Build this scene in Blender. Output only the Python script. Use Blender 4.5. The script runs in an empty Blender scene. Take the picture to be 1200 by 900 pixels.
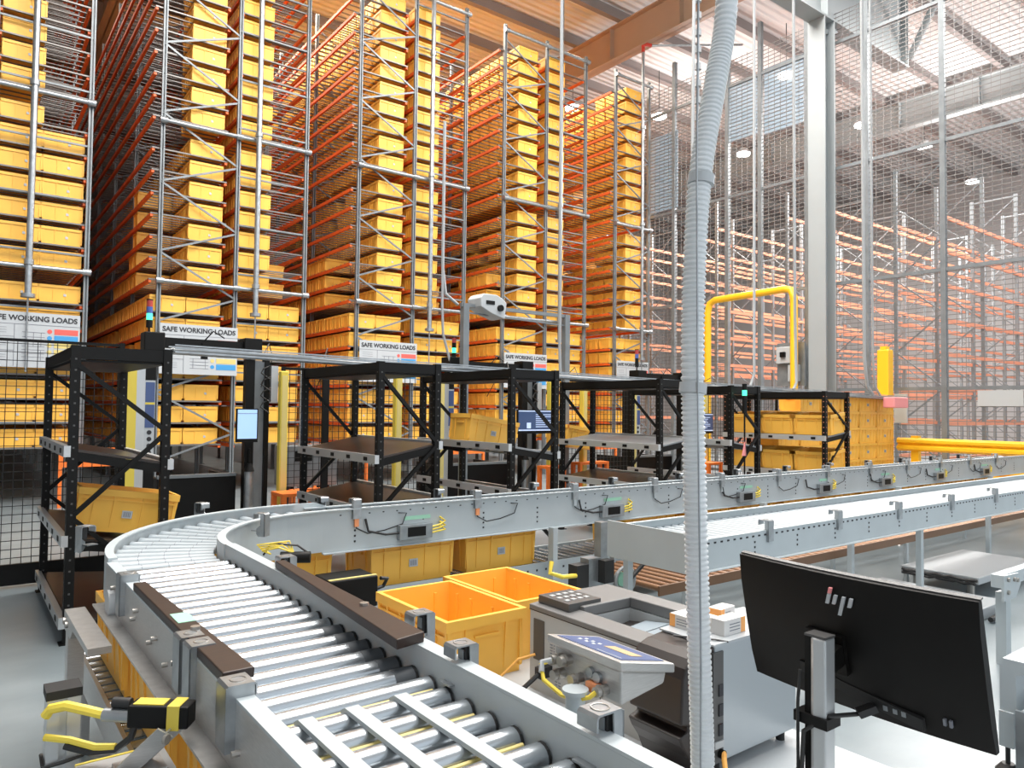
import bpy, bmesh, math, random
from mathutils import Vector, Matrix
random.seed(7)
S = bpy.context.scene
COL = S.collection
ORG = {}
PI = math.pi

# ------------------------------------------------------------------ materials
def mat(name, col, rough=0.5, metal=0.0, noise=0.0, nscale=8.0, bump=0.0, emit=None, estr=0.0,
        alpha=1.0, stretch=None, spec=0.5, trans=0.0):
    m = bpy.data.materials.new(name); m.use_nodes = True
    nt = m.node_tree; b = nt.nodes['Principled BSDF']
    b.inputs['Base Color'].default_value = (*col, 1)
    b.inputs['Roughness'].default_value = rough
    b.inputs['Metallic'].default_value = metal
    b.inputs['Specular IOR Level'].default_value = spec
    if trans: b.inputs['Transmission Weight'].default_value = trans
    if alpha < 1: b.inputs['Alpha'].default_value = alpha
    if emit:
        b.inputs['Emission Color'].default_value = (*emit, 1); b.inputs['Emission Strength'].default_value = estr
    if noise or bump:
        tc = nt.nodes.new('ShaderNodeTexCoord'); mp = nt.nodes.new('ShaderNodeMapping')
        nz = nt.nodes.new('ShaderNodeTexNoise'); nz.inputs['Scale'].default_value = nscale
        nz.inputs['Detail'].default_value = 4
        if stretch: mp.inputs['Scale'].default_value = stretch
        nt.links.new(tc.outputs['Object'], mp.inputs['Vector']); nt.links.new(mp.outputs['Vector'], nz.inputs['Vector'])
        if noise:
            rp = nt.nodes.new('ShaderNodeValToRGB')
            rp.color_ramp.elements[0].position = 0.3; rp.color_ramp.elements[1].position = 0.7
            rp.color_ramp.elements[0].color = (*[max(0, c * (1 - noise)) for c in col], 1)
            rp.color_ramp.elements[1].color = (*[min(1, c * (1 + noise)) for c in col], 1)
            nt.links.new(nz.outputs['Fac'], rp.inputs['Fac']); nt.links.new(rp.outputs['Color'], b.inputs['Base Color'])
        if bump:
            bp = nt.nodes.new('ShaderNodeBump'); bp.inputs['Strength'].default_value = bump
            bp.inputs['Distance'].default_value = 0.01
            nt.links.new(nz.outputs['Fac'], bp.inputs['Height']); nt.links.new(bp.outputs['Normal'], b.inputs['Normal'])
    return m

M = dict(
    tote=mat('tote_yellow_plastic', (0.93, 0.51, 0.078), 0.45, noise=0.06, nscale=3),
    frame=mat('pale_grey_painted_steel', (0.4749, 0.5242, 0.5421), 0.4, noise=0.04, nscale=4),
    galv=mat('galvanised_steel', (0.368, 0.392, 0.408), 0.34, 0.75, noise=0.18, nscale=14),
    galvp=mat('galvanised_upright', (0.216, 0.236, 0.248), 0.45, 0.3, noise=0.12, nscale=6),
    stain=mat('brushed_stainless', (0.528, 0.52, 0.504), 0.34, 0.6, noise=0.08, nscale=30, stretch=(1, 1, 12)),
    roller=mat('zinc_plated_roller', (0.432, 0.468, 0.4968), 0.26, 0.8, noise=0.04, nscale=12, stretch=(1, 20, 20)),
    rollerw=mat('grey_plastic_roller', (0.3744, 0.4176, 0.4428), 0.4, noise=0.05, nscale=12),
    brownroll=mat('reflection_tinted_roller', (0.22, 0.115, 0.06), 0.35, 0.4),  # brown put into the colour to imitate orange reflected in steel rollers
    grip=mat('dark_roller_sleeve', (0.08, 0.088, 0.096), 0.5),
    black=mat('black_powder_coat', (0.00442, 0.00408, 0.00374), 0.5, noise=0.2, nscale=10, spec=0.25),
    rubber=mat('black_rubber', (0.015, 0.015, 0.015), 0.7),
    brownbar=mat('brown_resin_board', (0.028, 0.0144, 0.0096), 0.42, noise=0.25, nscale=9, stretch=(1, 8, 1)),
    board=mat('brown_film_faced_board', (0.044, 0.032, 0.0264), 0.34, noise=0.15, nscale=5),
    greyboard=mat('grey_laminate_board', (0.264, 0.276, 0.288), 0.35),
    alu=mat('anodised_aluminium', (0.576, 0.592, 0.6), 0.35, 0.55),
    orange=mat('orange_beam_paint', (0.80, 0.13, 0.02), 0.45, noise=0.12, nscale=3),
    orangep=mat('haze_paled_orange_paint', (0.62, 0.25, 0.15), 0.5, noise=0.1, nscale=3),  # beam orange paled in the colour to imitate haze beyond the fence
    bars=mat('zinc_support_bar', (0.192, 0.184, 0.176), 0.42, 0.4),
    white=mat('white_sign_board', (0.48, 0.508, 0.528), 0.5),
    ink=mat('black_ink', (0.03, 0.03, 0.035), 0.6),
    greyink=mat('grey_ink', (0.20, 0.21, 0.24), 0.6),
    red=mat('red_print', (0.75, 0.12, 0.10), 0.5), blue=mat('blue_print', (0.05, 0.30, 0.62), 0.5),
    yell=mat('yellow_print', (0.68, 0.56, 0.2), 0.5),
    lc=mat('yellow_light_curtain', (0.736, 0.576, 0.08), 0.45),
    safety=mat('safety_yellow_paint', (0.97, 0.53, 0.02), 0.38),
    stool=mat('orange_stool_paint', (0.85, 0.19, 0.03), 0.45),
    column=mat('white_column_paint', (0.336, 0.364, 0.372), 0.5, noise=0.03, nscale=2),
    wire=mat('galvanised_mesh_wire', (0.216, 0.208, 0.2), 0.5, 0.2),
    blackwire=mat('black_mesh_wire', (0.02, 0.02, 0.02), 0.5),
    hose=mat('pale_grey_flexible_hose', (0.72, 0.745, 0.755), 0.5),
    whiteplastic=mat('white_plastic', (0.48, 0.504, 0.516), 0.45),
    desk=mat('white_laminate', (0.4488, 0.4726, 0.4862), 0.35),
    printer=mat('light_grey_printer_plastic', (0.448, 0.46, 0.456), 0.5),
    printerd=mat('dark_grey_printer_plastic', (0.08, 0.0784, 0.0768), 0.4),
    tray=mat('pale_blue_tray_plastic', (0.336, 0.4, 0.448), 0.35),
    printert=mat('mid_grey_printer_plastic', (0.17, 0.168, 0.165), 0.45),
    lpside=mat('silver_painted_panel', (0.44, 0.48, 0.504), 0.28, 0.3),
    lpblack=mat('black_brown_plastic', (0.016, 0.011, 0.0095), 0.38),
    monitor=mat('black_monitor_plastic', (0.005, 0.0045, 0.004), 0.5, bump=0.03, nscale=400, spec=0.22),
    screen_glow=mat('lit_blank_screen', (0.4, 0.6, 0.85), 0.3, emit=(0.36, 0.58, 0.95), estr=0.5),
    screen_dark=mat('lit_software_screen', (0.03, 0.05, 0.11), 0.3, emit=(0.05, 0.09, 0.2), estr=0.5),
    screen_line=mat('lit_screen_text', (0.5, 0.6, 0.8), 0.4, emit=(0.5, 0.62, 0.85), estr=0.6),
    green=mat('lit_green_lamp', (0.05, 0.7, 0.4), 0.3, emit=(0.1, 0.95, 0.55), estr=1.2),
    greentape=mat('pale_green_tape', (0.36, 0.68, 0.50), 0.55),
    redlamp=mat('red_lamp', (0.45, 0.05, 0.04), 0.4), bluelamp=mat('blue_lamp', (0.06, 0.12, 0.4), 0.4),
    pink=mat('pink_red_lamp_box', (0.85, 0.30, 0.30), 0.4),
    cardbox=mat('orange_white_carton', (0.704, 0.688, 0.664), 0.55), cardor=mat('orange_carton_end', (0.93, 0.42, 0.12), 0.55),
    cable=mat('black_cable', (0.02, 0.02, 0.02), 0.5), cabley=mat('yellow_cable', (0.88, 0.68, 0.08), 0.45),
    cableo=mat('orange_cable', (0.90, 0.45, 0.10), 0.5), cablew=mat('white_cable', (0.352, 0.368, 0.376), 0.5),
    orangetag=mat('orange_sensor_tag', (0.88, 0.33, 0.14), 0.5),
    keypad=mat('blue_keypad_overlay', (0.065, 0.105, 0.25), 0.4), lcd=mat('amber_display', (0.70, 0.50, 0.27), 0.3),
    deck=mat('white_ceiling_deck', (0.64, 0.632, 0.632), 0.6),
    purlin=mat('grey_brown_purlin', (0.24, 0.208, 0.2), 0.6),
    tan=mat('tan_primed_beam', (0.4, 0.268, 0.184), 0.5, noise=0.05, nscale=1),
    lamp=mat('lamp_diffuser', (1, 1, 1), 0.4, emit=(1, 0.97, 0.93), estr=14),
    wall=mat('light_grey_wall_cladding', (0.416, 0.4, 0.4), 0.6),
    pane=mat('translucent_blue_sheet', (0.36, 0.47, 0.56), 0.35, alpha=0.62),
    bolt=mat('dull_bolt_steel', (0.42, 0.40, 0.37), 0.35, 0.8),
    hole=mat('dark_slot', (0.03, 0.03, 0.035), 0.7),
    wood=mat('pale_pallet_wood', (0.55, 0.38, 0.22), 0.6, noise=0.1, nscale=5),
    pipered=mat('red_pipe_fitting', (0.6, 0.05, 0.03), 0.4),
)
# roof deck: corrugation as a bump along the sheet
def ribbed(m, axis, period, strength=0.8):
    nt = m.node_tree; b = nt.nodes['Principled BSDF']
    tc = nt.nodes.new('ShaderNodeTexCoord'); w = nt.nodes.new('ShaderNodeTexWave')
    w.wave_type = 'BANDS'; w.bands_direction = axis; w.inputs['Scale'].default_value = 6.283 / (20 * period) * 1.0
    bp = nt.nodes.new('ShaderNodeBump'); bp.inputs['Strength'].default_value = strength; bp.inputs['Distance'].default_value = 0.05
    nt.links.new(tc.outputs['Object'], w.inputs['Vector']); nt.links.new(w.outputs['Fac'], bp.inputs['Height'])
    nt.links.new(bp.outputs['Normal'], b.inputs['Normal'])
ribbed(M['deck'], 'Y', 0.25); ribbed(M['wall'], 'X', 0.3)

def floor_mat():
    m = bpy.data.materials.new('polished_concrete'); m.use_nodes = True
    nt = m.node_tree; b = nt.nodes['Principled BSDF']; b.inputs['Roughness'].default_value = 0.33
    tc = nt.nodes.new('ShaderNodeTexCoord'); mp = nt.nodes.new('ShaderNodeMapping'); mp.inputs['Scale'].default_value = (1, 1.6, 1)
    nz = nt.nodes.new('ShaderNodeTexNoise'); nz.inputs['Scale'].default_value = 1.3; nz.inputs['Detail'].default_value = 8
    rp = nt.nodes.new('ShaderNodeValToRGB')
    rp.color_ramp.elements[0].position = 0.35; rp.color_ramp.elements[0].color = (0.185, 0.222, 0.238, 1)
    rp.color_ramp.elements[1].position = 0.7; rp.color_ramp.elements[1].color = (0.265, 0.306, 0.326, 1)
    nt.links.new(tc.outputs['Object'], mp.inputs['Vector']); nt.links.new(mp.outputs['Vector'], nz.inputs['Vector'])
    nt.links.new(nz.outputs['Fac'], rp.inputs['Fac']); nt.links.new(rp.outputs['Color'], b.inputs['Base Color'])
    return m
M['floor'] = floor_mat()

# ------------------------------------------------------------------ mesh builder
class MB:
    def __init__(s): s.v = []; s.f = []; s.mi = []; s.cur = 0
    def mark(s, i): s.cur = i; return s
    def add(s, vs, fs):
        n = len(s.v); s.v += [tuple(v) for v in vs]; s.f += [tuple(i + n for i in f) for f in fs]; s.mi += [s.cur] * len(fs); return s
    def box(s, x0, y0, z0, x1, y1, z1):
        if x0 > x1: x0, x1 = x1, x0
        if y0 > y1: y0, y1 = y1, y0
        if z0 > z1: z0, z1 = z1, z0
        return s.add([(x0, y0, z0), (x1, y0, z0), (x1, y1, z0), (x0, y1, z0), (x0, y0, z1), (x1, y0, z1), (x1, y1, z1), (x0, y1, z1)],
                     [(3, 2, 1, 0), (4, 5, 6, 7), (0, 1, 5, 4), (1, 2, 6, 5), (2, 3, 7, 6), (3, 0, 4, 7)])
    def cbox(s, c, d): return s.box(c[0] - d[0] / 2, c[1] - d[1] / 2, c[2] - d[2] / 2, c[0] + d[0] / 2, c[1] + d[1] / 2, c[2] + d[2] / 2)
    def bar(s, p, q, w, h, up=(0, 0, 1)):
        p, q = Vector(p), Vector(q); d = (q - p).normalized(); u = Vector(up)
        a = d.cross(u)
        if a.length < 1e-4: a = d.cross(Vector((1, 0, 0)))
        a.normalize(); b = a.cross(d).normalized(); a *= w / 2; b *= h / 2
        vs = [p - a - b, p + a - b, p + a + b, p - a + b, q - a - b, q + a - b, q + a + b, q - a + b]
        return s.add(vs, [(0, 1, 2, 3), (7, 6, 5, 4), (4, 5, 1, 0), (5, 6, 2, 1), (6, 7, 3, 2), (7, 4, 0, 3)])
    def tube(s, p, q, r, n=10, r2=None):
        p, q = Vector(p), Vector(q); d = (q - p).normalized(); r2 = r if r2 is None else r2
        a = d.orthogonal().normalized(); b = d.cross(a)
        vs = []
        for c, rr in ((p, r), (q, r2)):
            for i in range(n):
                t = 2 * PI * i / n; vs.append(c + (a * math.cos(t) + b * math.sin(t)) * rr)
        fs = [(i, (i + 1) % n, n + (i + 1) % n, n + i) for i in range(n)] + [tuple(range(n - 1, -1, -1)), tuple(range(n, 2 * n))]
        return s.add(vs, fs)
    def path(s, pts, r, n=8, radii=None):
        P = [Vector(p) for p in pts]; m = len(P); vs = []; a = None
        for k in range(m):
            d = (P[min(k + 1, m - 1)] - P[max(k - 1, 0)]).normalized()
            if a is None: a = d.orthogonal().normalized()
            else:
                a = a - d * a.dot(d)
                a = a.normalized() if a.length > 1e-5 else d.orthogonal().normalized()
            b = d.cross(a); rr = radii[k] if radii else r
            for i in range(n):
                t = 2 * PI * i / n; vs.append(P[k] + (a * math.cos(t) + b * math.sin(t)) * rr)
        fs = [(k * n + i, k * n + (i + 1) % n, (k + 1) * n + (i + 1) % n, (k + 1) * n + i) for k in range(m - 1) for i in range(n)]
        fs += [tuple(range(n - 1, -1, -1)), tuple((m - 1) * n + i for i in range(n))]
        return s.add(vs, fs)
    def prism(s, pts, axis, a, b):
        """2D outline extruded along an axis: x -> (y,z) points, y -> (x,z), z -> (x,y)"""
        n = len(pts)
        def P(p, t): return {'x': (t, p[0], p[1]), 'y': (p[0], t, p[1]), 'z': (p[0], p[1], t)}[axis]
        vs = [P(p, a) for p in pts] + [P(p, b) for p in pts]
        fs = [(i, (i + 1) % n, n + (i + 1) % n, n + i) for i in range(n)] + [tuple(range(n - 1, -1, -1)), tuple(range(n, 2 * n))]
        return s.add(vs, fs)
    def ribbon(s, top, thick, z0, z1):
        """vertical curved sheet following 2D points"""
        L = []; n = len(top)
        for k in range(n):
            a = Vector(top[max(k - 1, 0)]); b = Vector(top[min(k + 1, n - 1)]); d = (b - a).normalized(); nrm = Vector((-d.y, d.x)) * thick / 2
            p = Vector(top[k]); L.append((p + nrm, p - nrm))
        vs = []
        for l, r in L: vs += [(l.x, l.y, z0), (r.x, r.y, z0), (r.x, r.y, z1), (l.x, l.y, z1)]
        fs = [(4 * k + i, 4 * k + (i + 1) % 4, 4 * k + 4 + (i + 1) % 4, 4 * k + 4 + i) for k in range(n - 1) for i in range(4)]
        fs += [(3, 2, 1, 0), tuple(4 * (n - 1) + i for i in range(4))]
        return s.add(vs, fs)
    def xf(s, mx):
        s.v = [tuple(mx @ Vector(v)) for v in s.v]; return s
    def build(s, name, m, parent=None, smooth=False, bevel=0.0, local=False):
        me = bpy.data.meshes.new(name)
        if parent is not None: o = Vector((0, 0, 0)) if local else ORG[parent.name]
        elif local: o = Vector((0, 0, 0))
        else:
            xs, ys, zs = zip(*s.v); o = Vector(((min(xs) + max(xs)) / 2, (min(ys) + max(ys)) / 2, min(zs)))
        me.from_pydata([(x - o.x, y - o.y, z - o.z) for x, y, z in s.v], [], s.f)
        bm = bmesh.new(); bm.from_mesh(me); bmesh.ops.recalc_face_normals(bm, faces=bm.faces); bm.to_mesh(me); bm.free()
        for q in (m if isinstance(m, (list, tuple)) else [m]): me.materials.append(q)
        if max(s.mi): me.polygons.foreach_set('material_index', s.mi)
        if smooth:
            me.polygons.foreach_set('use_smooth', [True] * len(me.polygons))
            me.set_sharp_from_angle(angle=math.radians(38))
        ob = bpy.data.objects.new(name, me); COL.objects.link(ob)
        if parent is not None: ob.parent = parent; ORG[ob.name] = ORG[parent.name] if not local else Vector((0, 0, 0))
        else: ob.location = o; ORG[ob.name] = o.copy()
        if bevel:
            md = ob.modifiers.new('edge', 'BEVEL'); md.width = bevel; md.segments = 2; md.limit_method = 'ANGLE'
        return ob

def tag(o, label, cat, group=None, kind=None):
    if label: o['label'] = label
    if cat: o['category'] = cat
    if group: o['group'] = group
    if kind: o['kind'] = kind
    return o
def thing(name, label, cat, loc=(0, 0, 0), group=None):
    o = bpy.data.objects.new(name, None); COL.objects.link(o); o.location = loc; o.empty_display_size = 0.1
    ORG[o.name] = Vector(loc); return tag(o, label, cat, group)
def struct(o): o['kind'] = 'structure'; return o
def dup(o, loc=None, rot=None, label=None, group=None):
    def rec(a, p):
        c = a.copy(); COL.objects.link(c)
        if p is not None: c.parent = p
        for ch in a.children: rec(ch, c)
        return c
    c = rec(o, None)
    if loc is not None: c.location = loc
    if rot is not None: c.rotation_euler = rot
    if label: c['label'] = label
    if group: c['group'] = group
    return c
def text(s, name, size, m, parent, loc, rot=(PI / 2, 0, 0), ax='CENTER', depth=0.002, sx=1.0):
    cu = bpy.data.curves.new(name, 'FONT'); cu.body = s; cu.size = size; cu.extrude = depth; cu.align_x = ax; cu.align_y = 'CENTER'; cu.offset = size * 0.03
    t = bpy.data.objects.new(name + '_src', cu); COL.objects.link(t); bpy.context.view_layer.update()
    me = bpy.data.meshes.new_from_object(t.evaluated_get(bpy.context.evaluated_depsgraph_get()))
    bpy.data.objects.remove(t); me.name = name; me.materials.clear(); me.materials.append(m)
    o = bpy.data.objects.new(name, me); COL.objects.link(o)
    o.scale = (sx, 1, 1); o.rotation_euler = rot
    if parent is not None: o.parent = parent; o.location = Vector(loc) - ORG[parent.name]
    else: o.location = loc
    ORG[o.name] = Vector(loc); return o
def arc(cx, cy, r, a0, a1, n): return [(cx + r * math.cos(math.radians(a0 + (a1 - a0) * k / n)), cy + r * math.sin(math.radians(a0 + (a1 - a0) * k / n))) for k in range(n + 1)]

ORD = ['bottom', 'second', 'third', 'fourth', 'fifth', 'sixth', 'seventh', 'eighth', 'ninth', 'tenth', 'eleventh', 'twelfth', 'thirteenth', 'fourteenth',
       'fifteenth', 'sixteenth', 'seventeenth', 'eighteenth', 'nineteenth', 'twentieth', '21st', '22nd', '23rd', '24th', '25th', '26th']

# ------------------------------------------------------------------ setting
HC = 13.2
def plate(name, m, x0, y0, z0, x1, y1, z1): return struct(MB().box(x0, y0, z0, x1, y1, z1).build(name, m))
plate('floor', M['floor'], -9, -7, -0.1, 40, 35, 0)
plate('wall_back', M['wall'], -9, 34.5, 0, 40, 34.8, HC)
plate('wall_left', M['wall'], -9.3, -7, 0, -9, 35, HC)
plate('wall_right', M['wall'], 39.7, -7, 0, 40, 35, HC)
plate('ceiling', M['deck'], -9, -7, HC, 40, 35, HC + 0.15)
k = 0
for y in [1.5 + 1.9 * i for i in range(17)]:
    pl = MB().box(-9, y, HC - 0.30, 39.7, y + 0.07, HC - 0.001)
    pl.box(-9, y - 0.05, HC - 0.32, 39.7, y + 0.12, HC - 0.29)
    tag(pl.build('roof_purlin', M['purlin']), 'grey brown roof purlin running under the white ceiling deck', 'purlin', 'roof purlins')
def ibeam_y(x, y0, y1, z0, z1, w):
    b = MB().box(x - w / 2, y0, z0, x + w / 2, y1, z0 + 0.03).box(x - w / 2, y0, z1 - 0.03, x + w / 2, y1, z1).box(x - 0.012, y0, z0, x + 0.012, y1, z1)
    y = y0 + 1
    while y < y1:
        b.box(x - w / 2 + 0.01, y, z0, x + w / 2 - 0.01, y + 0.02, z1); y += 2.6
    return b
tag(ibeam_y(15.2, 9.0, 34.4, 11.85, 12.85, 0.36).build('roof_beam', M['tan']), 'tan painted roof beam running into depth above the right-hand rack', 'beam')
tag(ibeam_y(27.0, 1.0, 34.4, 11.85, 12.85, 0.36).build('roof_beam', M['column']), 'far pale roof beam seen over the racks beyond the mesh fence', 'beam')
tag(ibeam_y(3.0, 9.0, 34.4, 11.85, 12.85, 0.36).build('roof_beam', M['tan']), 'left tan roof beam glimpsed above the tall racks at upper left', 'beam')

# column and the box beam it carries
cl = thing('steel_column', 'tall pale grey steel column standing before the mesh fence', 'column', (15.05, 8.62, 0))
cb = MB()
cb.box(14.84, 8.42, 0.03, 14.87, 8.82, 10.25).box(15.23, 8.42, 0.03, 15.26, 8.82, 10.25).box(14.87, 8.60, 0.03, 15.23, 8.64, 10.25)
cb.build('shaft', M['column'], cl)
MB().box(14.72, 8.3, 0, 15.38, 8.94, 0.035).build('base_plate', M['column'], cl)
MB().bar((15.05, 8.6, 10.0), (15.6, 8.6, 10.2), 0.1, 0.1).build('brace', M['column'], cl)
bbm = thing('box_beam', 'deep white steel beam crossing over the column top', 'beam', (15, 8.62, 10.25))
MB().box(6.0, 8.42, 10.25, 18.8, 8.82, 10.29).box(6.0, 8.60, 10.29, 18.8, 8.64, 12.2).build('web', M['column'], bbm)
for x in (8, 10.5, 13, 15.0, 16.8, 18.75): MB().box(x, 8.44, 10.29, x + 0.03, 8.80, 12.2).build('stiffener', M['column'], bbm)
MB().tube((19.0, 8.5, 10.6), (17.5, 6.6, 12.2), 0.09, 10).build('strut', M['column'], bbm)

# high bay lamps
LAMPS = [(15.64, 17.5, 11.3), (18.3, 16.2, 11.3), (23.5, 16.6, 11.3), (24.2, 12.4, 11.3), (27.9, 12.0, 11.3), (33.7, 12.6, 11.3), (18.9, 11.9, 11.3)]
def lampthing(i, p):
    t = thing('high_bay_light', ['round high bay lamp hanging just right of the fourth rack', 'round high bay lamp above the far end of the mesh fence',
        'round high bay lamp seen beside the corrugated hose', 'round high bay lamp just right of the column', 'brightest oval high bay lamp in the upper right mesh area',
        'round high bay lamp nearest the right edge of the mesh area', 'round high bay lamp under the translucent blue sheets'][i], 'ceiling light', p, 'high bay lamps')
    MB().tube(p, (p[0], p[1], p[2] + 0.07), 0.24, 20).build('diffuser', M['lamp'], t, smooth=True)
    MB().tube((p[0], p[1], p[2] + 0.07), (p[0], p[1], p[2] + 0.25), 0.26, 20, 0.12).build('housing', M['alu'], t, smooth=True)
    MB().tube((p[0], p[1], p[2] + 0.25), (p[0], p[1], HC - 0.32), 0.012, 6).build('hanger', M['cable'], t)
for i, p in enumerate(LAMPS): lampthing(i, p)

# ------------------------------------------------------------------ totes
def tote_mb(L=0.6, W=0.4, H=0.285, fine=True):
    """open-topped stacking tote, long side on x, origin at the centre of its base"""
    b = MB(); t = 0.008; ta = 0.022
    l0, w0, l1, w1 = L / 2 - ta, W / 2 - ta, L / 2 - 0.012, W / 2 - 0.012
    rim = 0.045
    o = [(-l0, -w0, 0), (l0, -w0, 0), (l0, w0, 0), (-l0, w0, 0), (-l1, -w1, H), (l1, -w1, H), (l1, w1, H), (-l1, w1, H)]
    i = [(-l0 + t, -w0 + t, t), (l0 - t, -w0 + t, t), (l0 - t, w0 - t, t), (-l0 + t, w0 - t, t),
         (-l1 + t, -w1 + t, H), (l1 - t, -w1 + t, H), (l1 - t, w1 - t, H), (-l1 + t, w1 - t, H)]
    b.add(o + i, [(3, 2, 1, 0), (0, 1, 5, 4), (1, 2, 6, 5), (2, 3, 7, 6), (3, 0, 4, 7), (8, 9, 10, 11), (12, 13, 9, 8), (13, 14, 10, 9), (14, 15, 11, 10), (15, 12, 8, 11),
                  (4, 5, 13, 12), (5, 6, 14, 13), (6, 7, 15, 14), (7, 4, 12, 15)])
    # rim band
    b.box(-L / 2, -W / 2, H - rim, L / 2, -W / 2 + 0.016, H).box(-L / 2, W / 2 - 0.016, H - rim, L / 2, W / 2, H)
    b.box(-L / 2, -W / 2, H - rim, -L / 2 + 0.016, W / 2, H).box(L / 2 - 0.016, -W / 2, H - rim, L / 2, W / 2, H)
    # ribs
    xs = (-0.29, -0.09, 0.09, 0.29) if not fine else (-0.285, -0.2, -0.085, 0.085, 0.2, 0.285)
    for x in xs:
        x *= L / 0.6
        b.prism([(-W / 2 + 0.004, H - rim), (-W / 2 + 0.018, 0.03), (-W / 2 + 0.03, 0.03), (-W / 2 + 0.03, H - rim)], 'x', x - 0.006, x + 0.006)
        b.prism([(W / 2 - 0.004, H - rim), (W / 2 - 0.03, H - rim), (W / 2 - 0.03, 0.03), (W / 2 - 0.018, 0.03)], 'x', x - 0.006, x + 0.006)
    for y in (-0.185, -0.1, 0.1, 0.185):
        y *= W / 0.4
        b.prism([(-L / 2 + 0.004, H - rim), (-L / 2 + 0.03, H - rim), (-L / 2 + 0.03, 0.03), (-L / 2 + 0.018, 0.03)], 'y', y - 0.006, y + 0.006)
        b.prism([(L / 2 - 0.004, H - rim), (L / 2 - 0.018, 0.03), (L / 2 - 0.03, 0.03), (L / 2 - 0.03, H - rim)], 'y', y - 0.006, y + 0.006)
    if fine:
        for sx in (-1, 1): b.box(sx * (L / 2 - 0.02), -0.06, H - rim - 0.05, sx * (L / 2 - 0.002), 0.06, H - rim - 0.038)
        for sy in (-1, 1):
            b.box(-L / 2 + 0.02, sy * (W / 2 - 0.022), H - rim - 0.03, L / 2 - 0.02, sy * (W / 2 - 0.005), H - rim - 0.022)
    return b
def make_tote(H=0.285, lab=True):
    o = tote_mb(H=H).build('plastic_tote', M['tote'], local=True)
    tag(o, 'tote', 'tote')
    if lab:
        l = MB().box(-0.03, -0.19, 0.10, 0.03, -0.1835, 0.15)
        lo = l.build('barcode_label', M['white'], o, local=True); lo['label'] = 'white barcode label'
        c = MB()
        for k in range(5): c.box(-0.022 + k * 0.009, -0.1905, 0.108, -0.017 + k * 0.009, -0.19, 0.142)
        c.build('barcode', M['greyink'], lo, local=True)
    return o
TOTE = make_tote(); TOTE_USED = [False]
def tote(loc, rz, label, group, tilt=(0, 0)):
    if not TOTE_USED[0]:
        o = TOTE; TOTE_USED[0] = True; o['label'] = label
    else: o = dup(TOTE, label=label)
    o['group'] = group; o.location = loc; o.rotation_euler = (tilt[0], tilt[1], rz); return o
RT = tote_mb(fine=False).build('plastic_tote', M['tote'], local=True); tag(RT, 'tote', 'tote')
rl = MB().box(0.055, -0.1895, 0.11, 0.095, -0.185, 0.15).build('label_tag', M['white'], RT, local=True); rl['label'] = 'small white label'
RT_USED = [False]
def rtote(loc, label, group):
    if not RT_USED[0]: o = RT; RT_USED[0] = True; o['label'] = label
    else: o = dup(RT, label=label)
    o['group'] = group; o.location = loc; return o

# ------------------------------------------------------------------ tall racks
YF = 14.0; BAY = 2.4
G1 = [0.906 + 0.392 * k for k in range(7)]
G2 = [3.82 + 0.388 * k for k in range(7)]
G3 = [6.72 + 0.390 * k for k in range(10)]
LEV = G1 + G2 + G3
bulk = MB()
def simple_tote(x, y, z):
    L, W, H = 0.59, 0.39, 0.285; t = 0.02
    a = [(-L / 2 + t, -W / 2 + t, 0), (L / 2 - t, -W / 2 + t, 0), (L / 2 - t, W / 2 - t, 0), (-L / 2 + t, W / 2 - t, 0),
         (-L / 2 + .008, -W / 2 + .008, H - .045), (L / 2 - .008, -W / 2 + .008, H - .045), (L / 2 - .008, W / 2 - .008, H - .045), (-L / 2 + .008, W / 2 - .008, H - .045)]
    bulk.add([(x + p, y + q, z + r) for p, q, r in a], [(3, 2, 1, 0), (0, 1, 5, 4), (1, 2, 6, 5), (2, 3, 7, 6), (3, 0, 4, 7)])
    bulk.box(x - L / 2, y - W / 2, z + H - .045, x + L / 2, y + W / 2, z + H)
    for yy in (-0.1, 0.1):
        bulk.box(x - L / 2 + .005, y + yy - .012, z + .02, x - L / 2 + .03, y + yy + .012, z + H - .04)
RX = [-0.95, 2.79, 6.55, 10.29, 14.03]
NAMES = ['leftmost', 'second', 'third', 'fourth', 'fifth']
LADJ = ['cut off by left edge', 'second from the left', 'third from the left', 'fourth from the left', 'rightmost, beside mesh fence']
def zigzag(b, x0, x1, y, z0, z1, w=0.035):
    z = z1
    while z > z0 + 0.5:
        b.bar((x0, y, z), (x1, y, z - .72), w, 0.02, (0, 1, 0)); b.bar((x1, y, z - .74), (x0, y, z - 1.22), w, 0.02, (0, 1, 0)); z -= 1.24
bars_mesh = {}
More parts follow.
